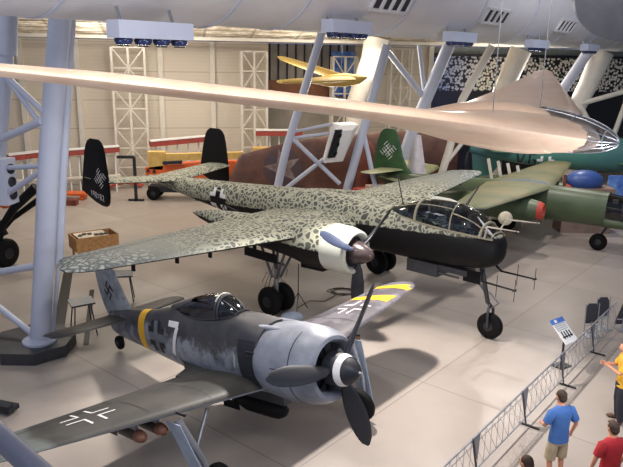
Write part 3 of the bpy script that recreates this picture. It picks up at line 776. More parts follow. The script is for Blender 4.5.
# ================================================================== TAN FLYING WING GLIDER (hanging)
def make_horten():
    P = V(4.35, 9.9, 0); s0 = at(601, 141.5, 9.9); P.x, P.z = s0.x, s0.z
    # local frame: x forward along the nose
    d1 = (at(-6, 72, 7.0) - P); L1 = d1.length; d1n = d1.normalized()
    p2 = at(552, 74, 18.0); d2 = p2 - P; L2 = d2.length; d2n = d2.normalized()
    fwd = -(d1n + d2n); fwd.z = 0; fwd.normalize(); yaw = math.atan2(fwd.y, fwd.x)
    e = empty('flying_wing_glider', P, 'tan flying-wing glider with clear nose hanging above the parked aircraft', 'glider', R=Matrix.Rotation(yaw, 3, 'Z'))
    Ri = Matrix.Rotation(-yaw, 3, 'Z'); a = Ri @ d1; b = Ri @ d2
    def pan(v, name, s):
        wb = MB(); st = []
        for t, ch, th in ((.0, 4.2, .15), (.05, 3.9, .15), (.1, 3.4, .14), (.2, 2.8 if s > 0 else 2.3, .13), (.35, 2.3 if s > 0 else 1.8, .13), (.6, 1.55 if s > 0 else 1.4, .155), (.85, .9 if s > 0 else 1.1, .18), (1.0, .5 if s > 0 else .8, .17), (1.03, .55, .15), (1.04, .3, .12)):
            p = v * t; lz = .02 * t + .04 * math.sin(PI * min(t, 1)) * (s < 0)
            st.append((p.y, p.x, ch, p.z + lz, th))
        wing(wb, st, 14); return weld(wb.build(name, [M['horten'], M['horten']], e)), wb.bvh()
    w1, v1 = pan(a, 'wing', -1); w2, v2 = pan(b, 'wing', 1)
    # central body
    cb = MB()
    fuselage(cb, [(-.75, .44, .36, -.26), (-1.1, .5, .46, -.3), (-1.6, .52, .5, -.3), (-2.4, .46, .44, -.24), (-3.4, .2, .2, -.1), (-4.1, .02, .05, -.02)], 36, 24, 2.0)
    cb.build('centre_body', M['horten'], e)
    gb = MB(); keys = [(.2, .02, .02, -.05), (.14, .18, .1, -.1), (-.06, .36, .22, -.18), (-.4, .46, .34, -.22), (-.9, .5, .43, -.24), (-1.35, .45, .44, -.26)]
    rr = cat_interp(keys, 14)
    def cr(x, w, zt, zb, g=0.): return [(x, .16 + (w + g) * math.cos(2 * PI * k / 20), (zt + zb) / 2 + ((zt - zb) / 2 + g) * math.sin(2 * PI * k / 20)) for k in range(20)]
    gb.rings([cr(*q) for q in rr]); go = gb.build('nose_glazing', M['glassc'], e)
    fr = MB()
    for i in (4, 8, 11): fr.tube(cr(*rr[i], .004) + [cr(*rr[i], .004)[0]], .012, 5)
    for k in range(0, 20, 2): fr.tube([cr(*q, .004)[k] for q in rr], .009, 5)
    fr.build('glazing_frame', M['silver'], go)
    for lp in ((-1.3, -.6), (-1.3, .7)):
        pass
    return e, a, b, yaw, P
HO, ha, hb, hyaw, hP = make_horten()
def cable(p, label):
    top = V(p.x, p.y, 13)
    tag(MB().tube([p, top], .008, 5).build('suspension_cable', M['grey_metal'], None, False), label, 'cable', 'cables holding up the tan glider')
Rz = Matrix.Rotation(hyaw, 3, 'Z')
cable(hP + Rz @ (ha * .12 + V(-.9, 0, .12)), 'thin cable rising from the near wing root of the tan glider')
cable(hP + Rz @ (hb * .12 + V(-.9, 0, .12)), 'thin cable rising from the far wing root of the tan glider')

# ================================================================== GREEN JET (right)
def make_jet():
    yaw = math.radians(-33); R = Matrix.Rotation(yaw, 3, 'Z')
    N = gp(597, 250); org = V(N.x, N.y, 0) + R @ V(2.2, 0, 0)
    e = empty('jet_bomber', org, 'green jet aircraft with red-lipped engine pod and glazed nose, right of the spotted one', 'aircraft', R=R)
    fb = MB(); fuselage(fb, [(.0, .05, 1.5, 1.35), (-.2, .3, 1.52, 1.15), (-.9, .5, 1.55, 1.03), (-1.95, .57, 1.58, 1.0), (-2.0, .59, 2.36, 1.0), (-2.2, .6, 2.38, 1.0), (-4, .62, 2.42, 1.0), (-6.5, .6, 2.4, 1.02), (-9, .46, 2.3, 1.2), (-11, .3, 2.2, 1.5), (-12.6, .08, 2.1, 1.85)], 50, 28, 2.3)
    fo = fb.build('fuselage', M['ar_green'], e)
    # glazed nose
    rr = cat_interp([(0.02, .06, 1.8, 1.5), (-.1, .26, 2.0, 1.25), (-.4, .44, 2.17, 1.08), (-1.0, .53, 2.26, 1.03), (-2.0, .57, 2.35, 1.02)], 14)
    def cr(x, w, zt, zb, g=0.): return [(x, (w + g) * math.cos(2 * PI * k / 20), (zt + zb) / 2 + ((zt - zb) / 2 + g) * math.sin(2 * PI * k / 20)) for k in range(20)]
    go = MB().rings([cr(*q) for q in rr]).build('nose_glazing', M['glass2'], e)
    fr = MB()
    for i in (2, 5, 8, 11): fr.tube(cr(*rr[i], .004) + [cr(*rr[i], .004)[0]], .025, 5)
    for k in range(0, 20, 3): fr.tube([cr(*q, .004)[k] for q in rr], .02, 5)
    fr.build('glazing_frame', M['gun_metal'], go)
    MB().box((-1.7, 0, 1.7), (.2, .9, 1.0)).build('cockpit_bulkhead', M['pit'], e, False)
    for s in (-1, 1):
        wb = MB(); st = []
        for ay in (.2, 1.5, 3, 4.5, 6.0, 6.3): st.append((s * ay, -4.2 - .1 * ay, 2.7 - .24 * ay, 2.3 + .03 * ay, .13))
        st.append((s * 6.5, -5.0, .8, 2.5, .1)); st.append((s * 6.56, -5.2, .4, 2.5, .08))
        wing(wb, st, 10); weld(wb.build('wing', [M['ar_tan'], M['fw_under']], e))
        no = MB().lathe((-4.06, s * 2.3, 1.78), (-1, 0, 0), [(.0, .36), (.3, .42), (.9, .47), (2.0, .48), (3.2, .42), (4.0, .28)], 28).build('engine_pod', M['ar_green'], e)
        MB().lathe((-3.9, s * 2.3, 1.78), (-1, 0, 0), [(.3, .22), (.05, .23), (0, .27), (.05, .31), (.14, .355), (.2, .375)], 28, False).build('intake_lip', M['red'], no)
        MB().lathe((-3.95, s * 2.3, 1.78), (-1, 0, 0), [(0, .02), (.15, .12), (.2, .26)], 20).build('intake_cone', M['silver'], no)
        wheel(e, 'main_wheel', (-6.2, s * .85, .42), .42, .24)
        MB().tube([(-6.2, s * .7, .42), (-6.1, s * .45, 1.2)], .07).build('oleo_leg', M['grey_metal'], e)
        tb = MB(); wing(tb, [(s * .05, -10.9, 1.2, 2.35, .08), (s * 2.2, -11.2, .8, 2.45, .08), (s * 2.45, -11.4, .4, 2.45, .06)], 8); weld(tb.build('tailplane', [M['pale_green'], M['fw_under']], e))
    wheel(e, 'nose_wheel', (-2.2, 0, .34), .34, .2)
    MB().tube([(-2.2, .14, .34), (-2.1, .12, .7), (-1.9, 0, 1.1)], .05).build('nose_leg', M['gun_metal'], e)
    f = MB(); st = []
    for z, xl, ch in ((2.0, -10.2, 2.3), (2.5, -10.75, 1.75), (3.0, -11.0, 1.45), (3.6, -11.15, 1.2), (4.0, -11.3, .9), (4.15, -11.45, .6), (4.2, -11.6, .3)): st.append((z, xl, ch, 0, .09))
    wing(f, st, 10, axis='z', m_top=0, m_bot=0); fo2 = weld(f.build('tail_fin', M['fin_green'], e)); fv = f.bvh()
    decal('hooked_cross_outline', hooked(.26, .028, PI / 4, .075), lambda a, b_: (-11.75 + a, -3, 3.2 + b_), (0, 1, 0), fv, M['white'], fo2, .01, 3)
    return e
make_jet()
# ================================================================== DARK GREEN PUSH-PULL AIRCRAFT BEHIND
def make_do():
    R = Matrix.Rotation(math.radians(-9), 3, 'Z'); P = at(466, 160, 35); 
    e = empty('twin_engine_fighter', V(P.x + 13.6, P.y - 2.1, 0), 'dark green aircraft lettered VG with white cross, behind the green jet', 'aircraft', R=R)
    fb = MB(); fuselage(fb, [(0, .4, 3.1, 2.3), (-1, .62, 3.4, 2.0), (-4, .72, 3.6, 1.85), (-7, .7, 3.6, 1.85), (-10, .6, 3.45, 2.0), (-12.5, .35, 3.15, 2.35), (-13.6, .12, 2.95, 2.6)], 44, 28)
    fo = fb.build('fuselage', M['do_green'], e); bv = fb.bvh()
    decal('letters_VG', glyphs('VG', .62, .42, .1, .18), lambda a, b_: (-11.25 + a, -3, 2.08 + b_), (0, 1, 0), bv, M['ink'], fo)
    decal('fuselage_cross', cross_corners(.42, .13, .13), lambda a, b_: (-9.8 + a, -3, 2.2 + b_), (0, 1, 0), bv, M['white'], fo)
    for s in (-1, 1):
        wb = MB(); wing(wb, [(s * .3, -2.9, 3.4, 2.35, .13), (s * 3, -3.5, 2.6, 2.55, .12), (s * 6.6, -4.4, 1.5, 2.95, .1), (s * 6.9, -4.8, .7, 2.98, .1)], 10); weld(wb.build('wing', [M['do_light'], M['do_green']], e))
        tb = MB(); wing(tb, [(s * .1, -11.3, 1.6, 2.95, .08), (s * 2.4, -11.8, .9, 3.0, .08), (s * 2.6, -12.1, .4, 3.0, .07)], 8); weld(tb.build('tailplane', [M['do_light'], M['do_green']], e))
        wheel(e, 'main_wheel', (-5, s * 2.2, .5), .5, .3); MB().tube([(-5, s * 2.2, .5), (-5, s * 2.0, 2.4)], .08).build('oleo_leg', M['grey_metal'], e)
    wheel(e, 'nose_wheel', (-1.2, 0, .4), .4, .24); MB().tube([(-1.2, 0, .4), (-1.3, 0, 2.2)], .07).build('nose_leg', M['grey_metal'], e)
    f = MB(); wing(f, [(1.1, -12.6, .7, 0, .1), (2.7, -11.6, 1.9, 0, .1), (4.4, -12.4, 1.0, 0, .1)], 8, axis='z', m_top=0, m_bot=0); weld(f.build('tail_fin', M['do_green'], e))
    pr = MB()
    for k in range(3):
        blade(pr, (-13.7, 0, 2.77), (-1, 0, 0), .5 + k * 2 * PI / 3, .15, 1.5, .3)
    pr.build('rear_propeller', M['ink'], e)
make_do()

q = at(586, 186, 28.8); e = empty('covered_engine', V(q.x, q.y, 0), 'stand with a blue dome cover behind the green jet fuselage', 'engine')
MB().box((0, 0, 1.0), (2.2, 1.0, 2.0)).build('stand', plain('brown_grey_stand', '8a7468', .6), e, False)
MB().ell((-.1, 0, 2.25), (.85, .5, .5)).build('dome_cover', plain('blue_dome_cover', '33508f', .4), e)
MB().tube([(-1.15, -.5, 1.3), (-1.15, -.5, 2.6)], .07).build('end_post', M['rust2'], e)
q = at(617, 190, 29.5); tag(MB().box((q.x, q.y, 1.25), (.9, .1, 2.3)).build('display_board', M['blue_cloth'], None, False), 'blue display board at the right edge behind the green jet', 'board')
q = at(517, 172, 29.8); e = empty('wooden_frame', V(q.x, q.y, 0), 'pale wooden frame of slanted bars behind the green jet wing', 'frame')
for k in range(4): MB().beam((-.9 + .45 * k, 0, 1.2), (-1.3 + .45 * k, .2, 3.0 - .1 * k), .1, .12).build('slanted_bar', M['cream'], e, False)
MB().box((-.4, 0, .9), (1.9, .6, .7)).build('base', M['cream'], e, False)
for sx in (-1.2, .4): MB().box((sx, 0, .28), (.1, .5, .56)).build('leg', M['cream'], e, False)
# ================================================================== BROWN STORED WING WITH STAR, and stored items near it
def stored():
    a = at(229, 160, 33.5); b = at(455, 160, 36.5); a.z = b.z = 0
    d = (b - a); L = d.length; R = Matrix.Rotation(math.atan2(d.y, d.x), 3, 'Z')
    e = empty('stored_wing', a, 'brown weathered aircraft wing with faded white star, standing on edge behind the spotted aircraft', 'wing', R=R)
    w = MB(); st = []
    for sp, top, th in ((0, 1.3, .1), (.12, 1.6, .16), (.55, 2.4, .22), (.7, 2.5, .26), (2.6, 2.95, .42), (5, 3.35, .55), (8, 3.55, .6), (L, 3.6, .6)):
        st.append((sp, top, th))
    rs = []
    for sp, top, th in st:
        rs.append([(sp + .0 * k, th * math.sin(2 * PI * k / 20) * .5, .25 + (top - .25) * (.5 - .5 * math.cos(2 * PI * k / 20))) for k in range(20)])
    w.rings(rs); wo = w.build('wing_panel', M['rust'], e); bv = w.bvh()
    # star on a faded disc
    cx, cz, r = 2.75, 1.75, 1.02
    disc = [[(cx, cz), (cx + r * math.cos(t), cz + r * math.sin(t)), (cx + r * math.cos(t + PI / 12), cz + r * math.sin(t + PI / 12)), (cx + r * math.cos(t + PI / 6), cz + r * math.sin(t + PI / 6))] for t in [k * PI / 6 for k in range(12)]]
    decal('faded_disc', disc, lambda p, q: (p, -3, q), (0, 1, 0), bv, M['faded_blue'], wo, .01, 4)
    star = []
    for k in range(5):
        t = PI / 2 + k * 2 * PI / 5 + .2; i0, i1 = t - PI / 5, t + PI / 5; ri = r * .4
        star.append([(cx, cz), (cx + ri * math.cos(i0), cz + ri * math.sin(i0)), (cx + r * math.cos(t), cz + r * math.sin(t)), (cx + ri * math.cos(i1), cz + ri * math.sin(i1))])
    decal('faded_star', star, lambda p, q: (p, -3, q), (0, 1, 0), bv, M['white_star'], wo, .02, 5)
    seams = [stroke((x, .4), (x, 3.3), .03) for x in (1.2, 4.2, 5.6, 7.2, 8.8)] + [stroke((.3, 1.35), (9.5, 1.45), .025), stroke((1.5, 2.4), (9.5, 2.6), .025)]
    decal('panel_seams', seams, lambda p, q: (p, -3, q), (0, 1, 0), bv, plain('seam_brown', '6b4c40', .5), wo, .008, 12)
    for x in (1.2, 5, 8.5): MB().box((x, 0, .17), (.25, .9, .34)).build('wooden_cradle', M['wood'], e, False)
    # rust canvas hump
    p = at(368, 150, 32.6); m = MB(); m.lathe((p.x, p.y, 0), (0, 0, 1), [(0, .5), (.5, .56), (1.6, .55), (2.6, .45), (3.1, .3), (3.35, .1)], 20)
    tag(m.build('canvas_cover', M['rust2']), 'tall rust-red canvas cover beside the green tail fin', 'cover')
    p = gp(375, 192); m = MB()
    q = at(372, 178, 31.2); m.box((q.x, q.y, .55), (2.3, .8, 1.1), Matrix.Rotation(.3, 3, 'Z')); m.box((q.x - .3, q.y - .1, 1.2), (1.1, .6, .25), Matrix.Rotation(.5, 3, 'Z'))
    tag(m.build('tarpaulin_bundle', M['red'], None, False), 'low red tarpaulin bundle below the green tail fin', 'tarpaulin')
    q = at(372, 174, 30.7); m = MB(); m.box((q.x + .2, q.y, 1.35), (.9, .5, .4), Matrix.Rotation(.2, 3, 'Z')); m.box((q.x + .2, q.y, .58), (.5, .3, 1.15))
    tag(m.build('padded_block', plain('pale_pink_pad', 'd8b9a4', .7), None, False), 'pale pink padded block on the red tarpaulin bundle', 'pad')
    # pale green stored wing panel
    a = at(396, 178, 31.5); b = at(452, 158, 34.5); a.z = b.z = 0; d = b - a; R = Matrix.Rotation(math.atan2(d.y, d.x), 3, 'Z')
    e = empty('wing_section', a, 'pale green wing section laid flat on trestles behind the spotted wing', 'wing', R=R)
    w = MB(); wing(w, [(-1.0, .9, 2.2, 1.9, .12), (0, 3.4, 4.6, 1.95, .1), (1.0, 3.4, 3.8, 1.95, .1)], 8, m_top=0, m_bot=0); weld(w.build('panel', M['pale_green'], e))
    for x in (0, 2.2): MB().box((x, 0, .88), (.15, 1.2, 1.76)).build('trestle', M['ink'], e, False)
    # white cloth
    q = at(417, 152, 31); m = MB(); rs = []
    for i in range(9):
        z = 3.9 - i * .26; rs.append([(q.x + (.12 + .05 * i + .04 * math.sin(5 * k * .7)) * math.cos(2 * PI * k / 16), q.y + (.12 + .05 * i) * math.sin(2 * PI * k / 16), z) for k in range(16)])
    m.rings(rs); m.tube([(q.x, q.y, 0), (q.x, q.y, 1.9)], .04)
    tag(m.build('dust_sheet', plain('white_plastic_sheet', 'c9c2c6', .4)), 'white draped dust sheet right of the green tail fin', 'sheet')
stored()

# ================================================================== DUCT WITH GRILLES AND LAMP BOXES
DD = V(math.cos(math.radians(51.2)), math.sin(math.radians(51.2)), 0); DN = V(DD.y, -DD.x, 0)   # DN faces the viewer
B0 = V(-2.91, 12, 0); ZB = 7.92
RD = Matrix((DD, -DN, V(0, 0, 1))).transposed()
def iY(i): return i * .4 * 12 / DD.y
duct = empty('ventilation_duct', B0, 'huge pale grey ventilation duct crossing the top of the hall', 'duct', R=RD)
rad = 1.55; yo = .75; zc = ZB + rad
db = MB(); db.lathe((-9, yo, zc), (1, 0, 0), [(0, rad), (12.9, rad)] , 64, False); db.build('duct_section', M['duct'], duct)
db = MB(); db.lathe((1.9, yo + .1, zc + .08), (1, 0, 0), [(-11, rad + .12), (-1.1, rad + .12), (.1, rad + .12), (.45, rad + .02)], 64, False); db.build('duct_section', M['duct'], duct)
x = 3.9
while x < 46:
    MB().lathe((x + .02, yo, zc), (1, 0, 0), [(0, rad), (3.96, rad)], 64, False).build('duct_section', M['duct'], duct)
    x += 4
for x in [-1.6, 1.95] + [3.9 + 4 * k for k in range(11)]:
    r_ = rad + .12 if x < 2 else rad
    MB().lathe((x - .04, yo + (.1 if x < 2 else 0), zc + (.08 if x < 2 else 0)), (1, 0, 0), [(0, r_ + .003), (0, r_ + .022), (.08, r_ + .022), (.08, r_ + .003)], 64, False).build('joint_band', M['steel_paint'], duct)
def duct_pt(x, ang, r=rad):   # ang below the horizontal on the viewer's side
    return V(x, yo - math.cos(ang) * r, zc - math.sin(ang) * r)
def grille(i):
    x = iY(i); ang = math.radians(31); c = duct_pt(x, ang); e_ = V(1, 0, 0); n = V(0, -math.cos(ang), -math.sin(ang)); u = e_.cross(n)
    R = Matrix((e_, n, u)).transposed()
    g = MB(); W_, H_ = 1.6, .46
    for sx in (-1, 1): g.box(c + e_ * sx * W_ / 2, (.07, .14, H_), R)
    for sz in (-1, 1): g.box(c + u * sz * H_ / 2, (W_ + .07, .14, .07), R)
    go = g.build('air_grille', M['duct'], duct, False)
    g = MB(); g.box(c - n * .0, (W_, .05, H_), R); g.build('grille_opening', M['ink'], go, False)
    g = MB()
    for k in range(1, 4): g.box(c + e_ * (W_ * (k / 4 - .5)) + n * .03, (.09, .1, H_), R)
    g.build('louvre', M['duct'], go, False)
for i in (1.12, 2.1, 3.15, 4.2): grille(i)
def lampbox(i, lab, dz, L=1.55):
    x = iY(i); P = B0 + DD * x + DN * .35 + V(0, 0, 7.72 + dz)
    e = empty('lamp_box', P, lab, 'light fixture', 'spotlight boxes hung along the duct', RD)
    g = MB(); g.box((0, 0, .14), (L, .34, .28)); g.build('housing', M['steel_paint'], e, False)
    for sx in (-1, 1): MB().tube([(sx * L * .35, .1, .25), (sx * L * .35, .2, .5)], .03, 6).build('hanger', M['grey_metal'], e)
    for k in range(4):
        xx = L * ((k + .5) / 4 - .5)
        lo = MB().lathe((xx, 0, .02), (0, 0, -1), [(0, .13), (.04, .15), (.06, .15), (.12, .12), (.12, .1)], 18).build('spotlight', M['bulb'], e)
        MB().lathe((xx, 0, -.11), (0, 0, -1), [(0, .1), (.02, .09)], 16).build('lens', M['ink'], lo)
lampbox(-.03, 'pale blue box of four spotlights hung under the duct, largest at upper left', -0.14)
lampbox(.88, 'pale box of four spotlights hung under the duct, right of the yellow glider', 0.16)
lampbox(1.8, 'pale box of spotlights under the duct, above the left edge of the dark mosaic wall', 0.12)
lampbox(2.8, 'small pale box of spotlights under the duct, above the middle of the mosaic wall', 0.08)
lampbox(3.8, 'smallest pale box of spotlights under the duct, near the right edge', 0.08)
lampbox(5.2, 'far pale box of spotlights under the duct, under the hanging grey pod', 0.05)

# hanging grey pod, upper right corner
def pod():
    c = at(618, 2, 6.2); ax = (V(-.42, -.55, -.42)).normalized()
    e = empty('engine_pod', c, 'blue-grey rounded pod hanging in the upper right corner', 'pod')
    R = .42
    MB().lathe((0, 0, 0), ax, [(-1.6, R * .9), (-1.0, R * 1.02), (-.2, R * 1.0), (-.03, R * .96), (.0, R * .9)], 48).build('shell', plain('pod_blue_grey', '56617a', .35), e)
    MB().lathe(ax * .002, ax, [(0, R * .9), (.03, R * .86), (.045, R * .6), (.05, .01)], 40).build('end_cap', plain('pod_grey_cap', '6e7178', .45), e)
    top = MB().tube([ax * -.8 + V(0, 0, .3), ax * -.8 + V(0, 0, 5)], .012, 6).build('hanging_wire', M['grey_metal'], e)
pod()

# ================================================================== STEEL COLUMNS AND STRUTS
def strut_thing(name, base, label, members, cat='column', group=None, mat='steel_paint'):
    e = empty(name, base, label, cat, group)
    for pn, pts, r in members:
        MB().tube([V(p) - V(base) for p in pts], r, 18).build(pn, M[mat], e)
    return e
# big column at left
cb = gp(41, 352); cb2 = gp(49, 350)
ctop = at(63, 14, cb.y + .2); up = (ctop - cb)
ctop2 = at(71, 14, cb.y + .5)
big = strut_thing('steel_column', V(cb.x, cb.y, .3), 'thick blue-grey steel column rising from a dark base at left', [
    ('shaft', [cb + V(0, 0, .3), at(44.5, 260, cb.y + .05), at(48.5, 170, cb.y + .1), at(54, 96, cb.y + .15), at(60.5, 14, cb.y + .2), at(60.5, 14, cb.y + .2) + up * .1], .245),
    ('side_tube', [at(58.5, 264, cb.y + .3), at(62.5, 170, cb.y + .35), at(66.5, 96, cb.y + .4), at(71, 14, cb.y + .45), at(71, 14, cb.y + .45) + up * .1], .115),
    ('side_tube', [cb + V(.2, .3, .3), at(59, 262, cb.y + .32)], .05),
    ('brace', [at(44, 112, cb.y), at(6, 76, cb.y + 1.6)], .075), ('brace', [at(44, 128, cb.y), at(-6, 60, cb.y + 2.2)], .075),
    ('brace', [at(42, 121, cb.y), at(-8, 143, cb.y + 1.2)], .09),
    ('brace', [at(40, 166, cb.y), at(4, 168, cb.y + 1.0)], .06), ('brace', [at(40, 172, cb.y), at(4, 196, cb.y + 1.0)], .07),
    ('brace', [at(36, 266, cb.y), at(-12, 274, cb.y + .9)], .09), ('brace', [at(38, 338, cb.y), at(-10, 300, cb.y + .9)], .08)], mat='steel_paint')
pb = MB(); pc = V(cb.x - .25, cb.y + .15, 0)
oct_ = [pc + V(1.05 * math.cos(PI / 8 + k * PI / 4), 1.0 * math.sin(PI / 8 + k * PI / 4), 0) for k in range(8)]
pb.prism(oct_, (0, 0, .3)); tag(pb.build('column_base', M['gun_metal'], None, False), 'dark octagonal plinth under the thick steel column at left', 'plinth')
MB().lathe((0, 0, 0), (0, 0, 1), [(0, .42), (.05, .42), (.12, .3)], 24).build('base_ring', M['steel_paint'], big)
# left edge column
b0 = at(-22, 230, cb.y + 1.9); g0 = V(b0.x - .35, b0.y, 0)
e = strut_thing('steel_column', g0, 'pale steel column cut by the left edge of the picture', [('shaft', [g0, b0, at(0, 150, cb.y + 1.9), at(6, 70, cb.y + 1.9), at(8, 10, cb.y + 1.9)], .17), ('collar', [at(7, 55, cb.y + 1.9), at(8, 10, cb.y + 1.9)], .24)])
# nozzle box on it
def nozzle_box(c, R, label, n=3, sz=(.5, .45, 1.0)):
    e = empty('air_nozzle_unit', c, label, 'air nozzle', 'boxes with round air nozzles', R)
    g = MB(); g.box((0, 0, 0), sz, None); g.build('housing', M['steel_paint'], e, False)
    for k in range(n):
        z = sz[2] * ((k + .5) / n - .5) * .85
        o = MB().lathe((sz[0] / 2, -.03, z), (1, -.15, 0), [(0, .12), (.05, .13), (.07, .1), (.03, .08)], 16).build('nozzle', M['ink'], e)
nozzle_box(at(1.5, 181, cb.y + 1.0), Matrix.Rotation(-.12, 3, 'Z'), 'pale steel box with three black air nozzles at the left edge', sz=(.55, .5, 1.15))
# mid-distance struts
def far_strut(label, pts, r, extra=(), mat='steel_paint'):
    P = [at(*p) for p in pts]; P = ([V(P[0].x, P[0].y, 0)] if pts[0][1] > 185 and P[0].z > .05 else []) + P; r = [r[0]] + r if isinstance(r, list) and len(r) < len(P) else r; base = V(P[0].x, P[0].y, 0)
    mem = [('shaft', P, r)] + [('brace', [at(*p) for p in q], rr) for q, rr in extra]
    return strut_thing('steel_strut', base, label, mem, 'strut', 'pale steel struts holding up the duct', mat)
far_strut('slender pale steel strut in front of the brown stored wing', [(269, 226, 30.6), (286, 150, 30.6), (322, 32, 30.6)], .185,
    [(((292, 138, 30.6), (340, 184, 30.4)), .1), (((276, 196, 30.6), (333, 152, 30.5)), .1), (((292, 132, 30.6), (332, 124, 30.6)), .07), (((292, 138, 30.6), (340, 132, 30.6)), .07)])
far_strut('thick pale steel mast rising right of the yellow glider', [(356, 198, 37.6), (355, 104, 37.6), (372, 60, 37.6), (377, 38, 37.6)], [.5, .52, .62, .7], mat='steel_cream')
far_strut('pale steel leg crossing behind the tan glider wing right of the thick mast', [(346, 193, 30.5), (362, 135, 30.5), (387, 45, 30.5)], [.2, .2, .19],
    [(((364, 135, 30.5), (376, 190, 30.3)), .11)])
far_strut('flat-sided pale steel leg ending below the tan glider wing near the green fin', [(392, 190, 33.4), (412, 133, 33.4), (449, 45, 33.4)], .3,
    [(((388, 52, 33.6), (423, 96, 33.4)), .14), (((419, 45, 33.6), (425, 98, 33.6)), .1)])
far_strut('slender strut passing in front of the dark mosaic wall', [(432, 205, 32.8), (449, 150, 32.8), (462, 100, 32.8), (492, 46, 32.8)], .19, [(((470, 133, 32.8), (447, 162, 32.8)), .1)], 'steel_cream')
far_strut('thick pale mast in front of the dark mosaic wall', [(493, 192, 38), (493, 112, 38), (521, 50, 38)], [.46, .48, .6], mat='steel_cream')
far_strut('slender steel strut leaning behind the hump of the tan glider', [(556, 100, 37.8), (588, 52, 37.8)], .28)
far_strut('thick pale mast rising behind the clear nose of the tan glider', [(572, 190, 38), (571, 118, 38), (588, 85, 38), (603, 52, 38)], [.5, .5, .52, .6],
    [(((580, 104, 37.6), (630, 90, 37.4)), .14), (((580, 104, 37.6), (612, 165, 37.4)), .12), (((612, 140, 37.4), (634, 80, 37.4)), .14)], 'steel_cream')
# nozzle unit near the brown wing
P = at(338, 141, 30.6); R = Matrix.Rotation(math.radians(-55), 3, 'Z') @ Matrix.Rotation(.35, 3, 'Y')
nu = empty('air_nozzle_unit', P, 'white angled box with three black air nozzles above the brown wing', 'air nozzle', 'boxes with round air nozzles', R)
g = MB(); g.prism([(-.1, .55, -.9), (.35, .3, -.9), (.45, .3, .75), (.1, .9, .85), (-.5, .9, .7)], (0, -1.1, 0)); g.build('housing', M['white'], nu, False)
g = MB(); g.box((.42, -.5, .1), (.06, .42, 1.4)); g.build('nozzle_plate', M['ink'], nu, False)
for k in range(3): MB().lathe((.44, -.5, -.35 + k * .45), (1, 0, 0), [(0, .17), (.1, .18), (.12, .13), (.05, .1)], 16).build('nozzle', M['dark_metal'], nu)

# ================================================================== YELLOW GLIDER
def yglider():
    r0 = at(345, 79, 34); e = empty('yellow_glider', r0, 'small cream-yellow glider hanging in front of the far wall', 'glider')
    def pan(tip, c0, c1, name):
        w = MB(); rs = []; d = at(*tip) - r0
        for t, c, th in ((0, c0, .16), (.4, c0 * .95, .14), (.75, c1 * 1.15, .12), (.93, c1 * .8, .1), (1, c1 * .3, .05)):
            p = d * t; rs.append([p + V(c * .35 * math.cos(2 * PI * k / 16), -c * .35 * math.cos(2 * PI * k / 16) * .9, 0) + V(0, 0, 1) * th * math.sin(2 * PI * k / 16) for k in range(16)])
        w.rings(rs); w.build(name, M['glider_yellow'], e)
    pan((279, 57, 36), 1.4, .9, 'wing'); pan((280, 82, 31.5), 1.5, 1.5, 'wing')
    f = MB(); f.tube([V(-1.8, .4, -.15), V(-.8, .2, -.1), V(.0, 0, -.05), V(.7, -.1, .0), V(1.1, -.2, .1)], [.08, .3, .34, .22, .05], 16); f.build('fuselage', M['glider_yellow'], e)
    MB().tube([V(-.2, 0, .2), V(-.2, 0, 6)], .012, 5).build('hanging_wire', M['grey_metal'], e)
yglider()

# ================================================================== FAR LEFT BACKGROUND OBJECTS
def rack(p0, p1, Y0, Y1, label, n=6):
    a = at(*p0, Y0); b = at(*p1, Y1); e = empty('storage_rack', V(a.x, a.y, 0), label, 'rack', 'racks with red top beams along the wall')
    o = V(a.x, a.y, 0); MB().beam(a - o, b - o, .5, .28).build('top_beam', M['redbeam'], e, False)
    MB().beam(a - o + V(0, 0, .17), b - o + V(0, 0, .17), .55, .06).build('white_cover', M['white'], e, False)
    for k in range(n):
        p = a.lerp(b, (k + .5) / n) - o; MB().tube([p, V(p.x, p.y, 0)], .045, 8).build('post', M['white'], e)
    q = MB().beam(V(a.x, a.y, .9) - o, V(b.x, b.y, .9) - o, .3, .1); q.build('shelf', M['steel_cream'], e, False)
rack((8, 158), (42, 154), 33.5, 34.5, 'red-topped storage rack behind the thick steel column', 4)
rack((64, 153), (119, 149), 34.6, 35.8, 'red-topped storage rack left of the near black fin', 6)
rack((150, 144), (214, 138), 36.3, 37.8, 'red-topped storage rack behind the orange lift', 6)
rack((256, 133), (302, 133), 37.2, 37.6, 'red-topped rack behind the brown wing', 5)
def lift():
    c = at(175, 176, 33.5); o = V(c.x, c.y, 0)
    e = empty('boom_lift', o, 'orange and yellow boom lift behind the spotted aircraft tail', 'lift')
    def p(px, py, Y=33.5): return at(px, py, Y) - o
    MB().beam(p(166, 157), p(243, 155, 34), .35, .34).build('boom', M['tan_yellow'], e, False)
    g = MB(); g.prism([p(147, 152), p(164, 152), p(166, 160), p(162, 170), p(149, 169)], (0, .5, 0)); g.build('control_panel', M['tan_yellow'], e, False)
    g = MB(); g.prism([p(145, 168), p(160, 166), p(205, 163), p(206, 178), p(146, 178)], (0, 1.0, 0)); g.build('body', M['orange'], e, False)
    g = MB(); g.beam(p(163, 163, 33.3), p(182, 162, 33.3), .2, .15); g.build('hydraulic_block', M['ink'], e, False)
    g = MB(); g.prism([p(146, 172, 33.4), p(148, 168, 33.4), p(150, 172, 33.4)], (0, .05, 0)); g.prism([p(152, 173, 33.4), p(154, 168, 33.4), p(156, 173, 33.4)], (0, .05, 0)); g.build('warning_mark', M['ink'], e, False)
    for s in (-1.2, 1.2):
        wheel(e, 'wheel', (s, .2, .35), .35, .25); wheel(e, 'wheel', (s, 1.2, .35), .35, .25)
    MB().box((0, .7, .55), (3, .8, .3)).build('chassis', M['ink'], e, False)
lift()
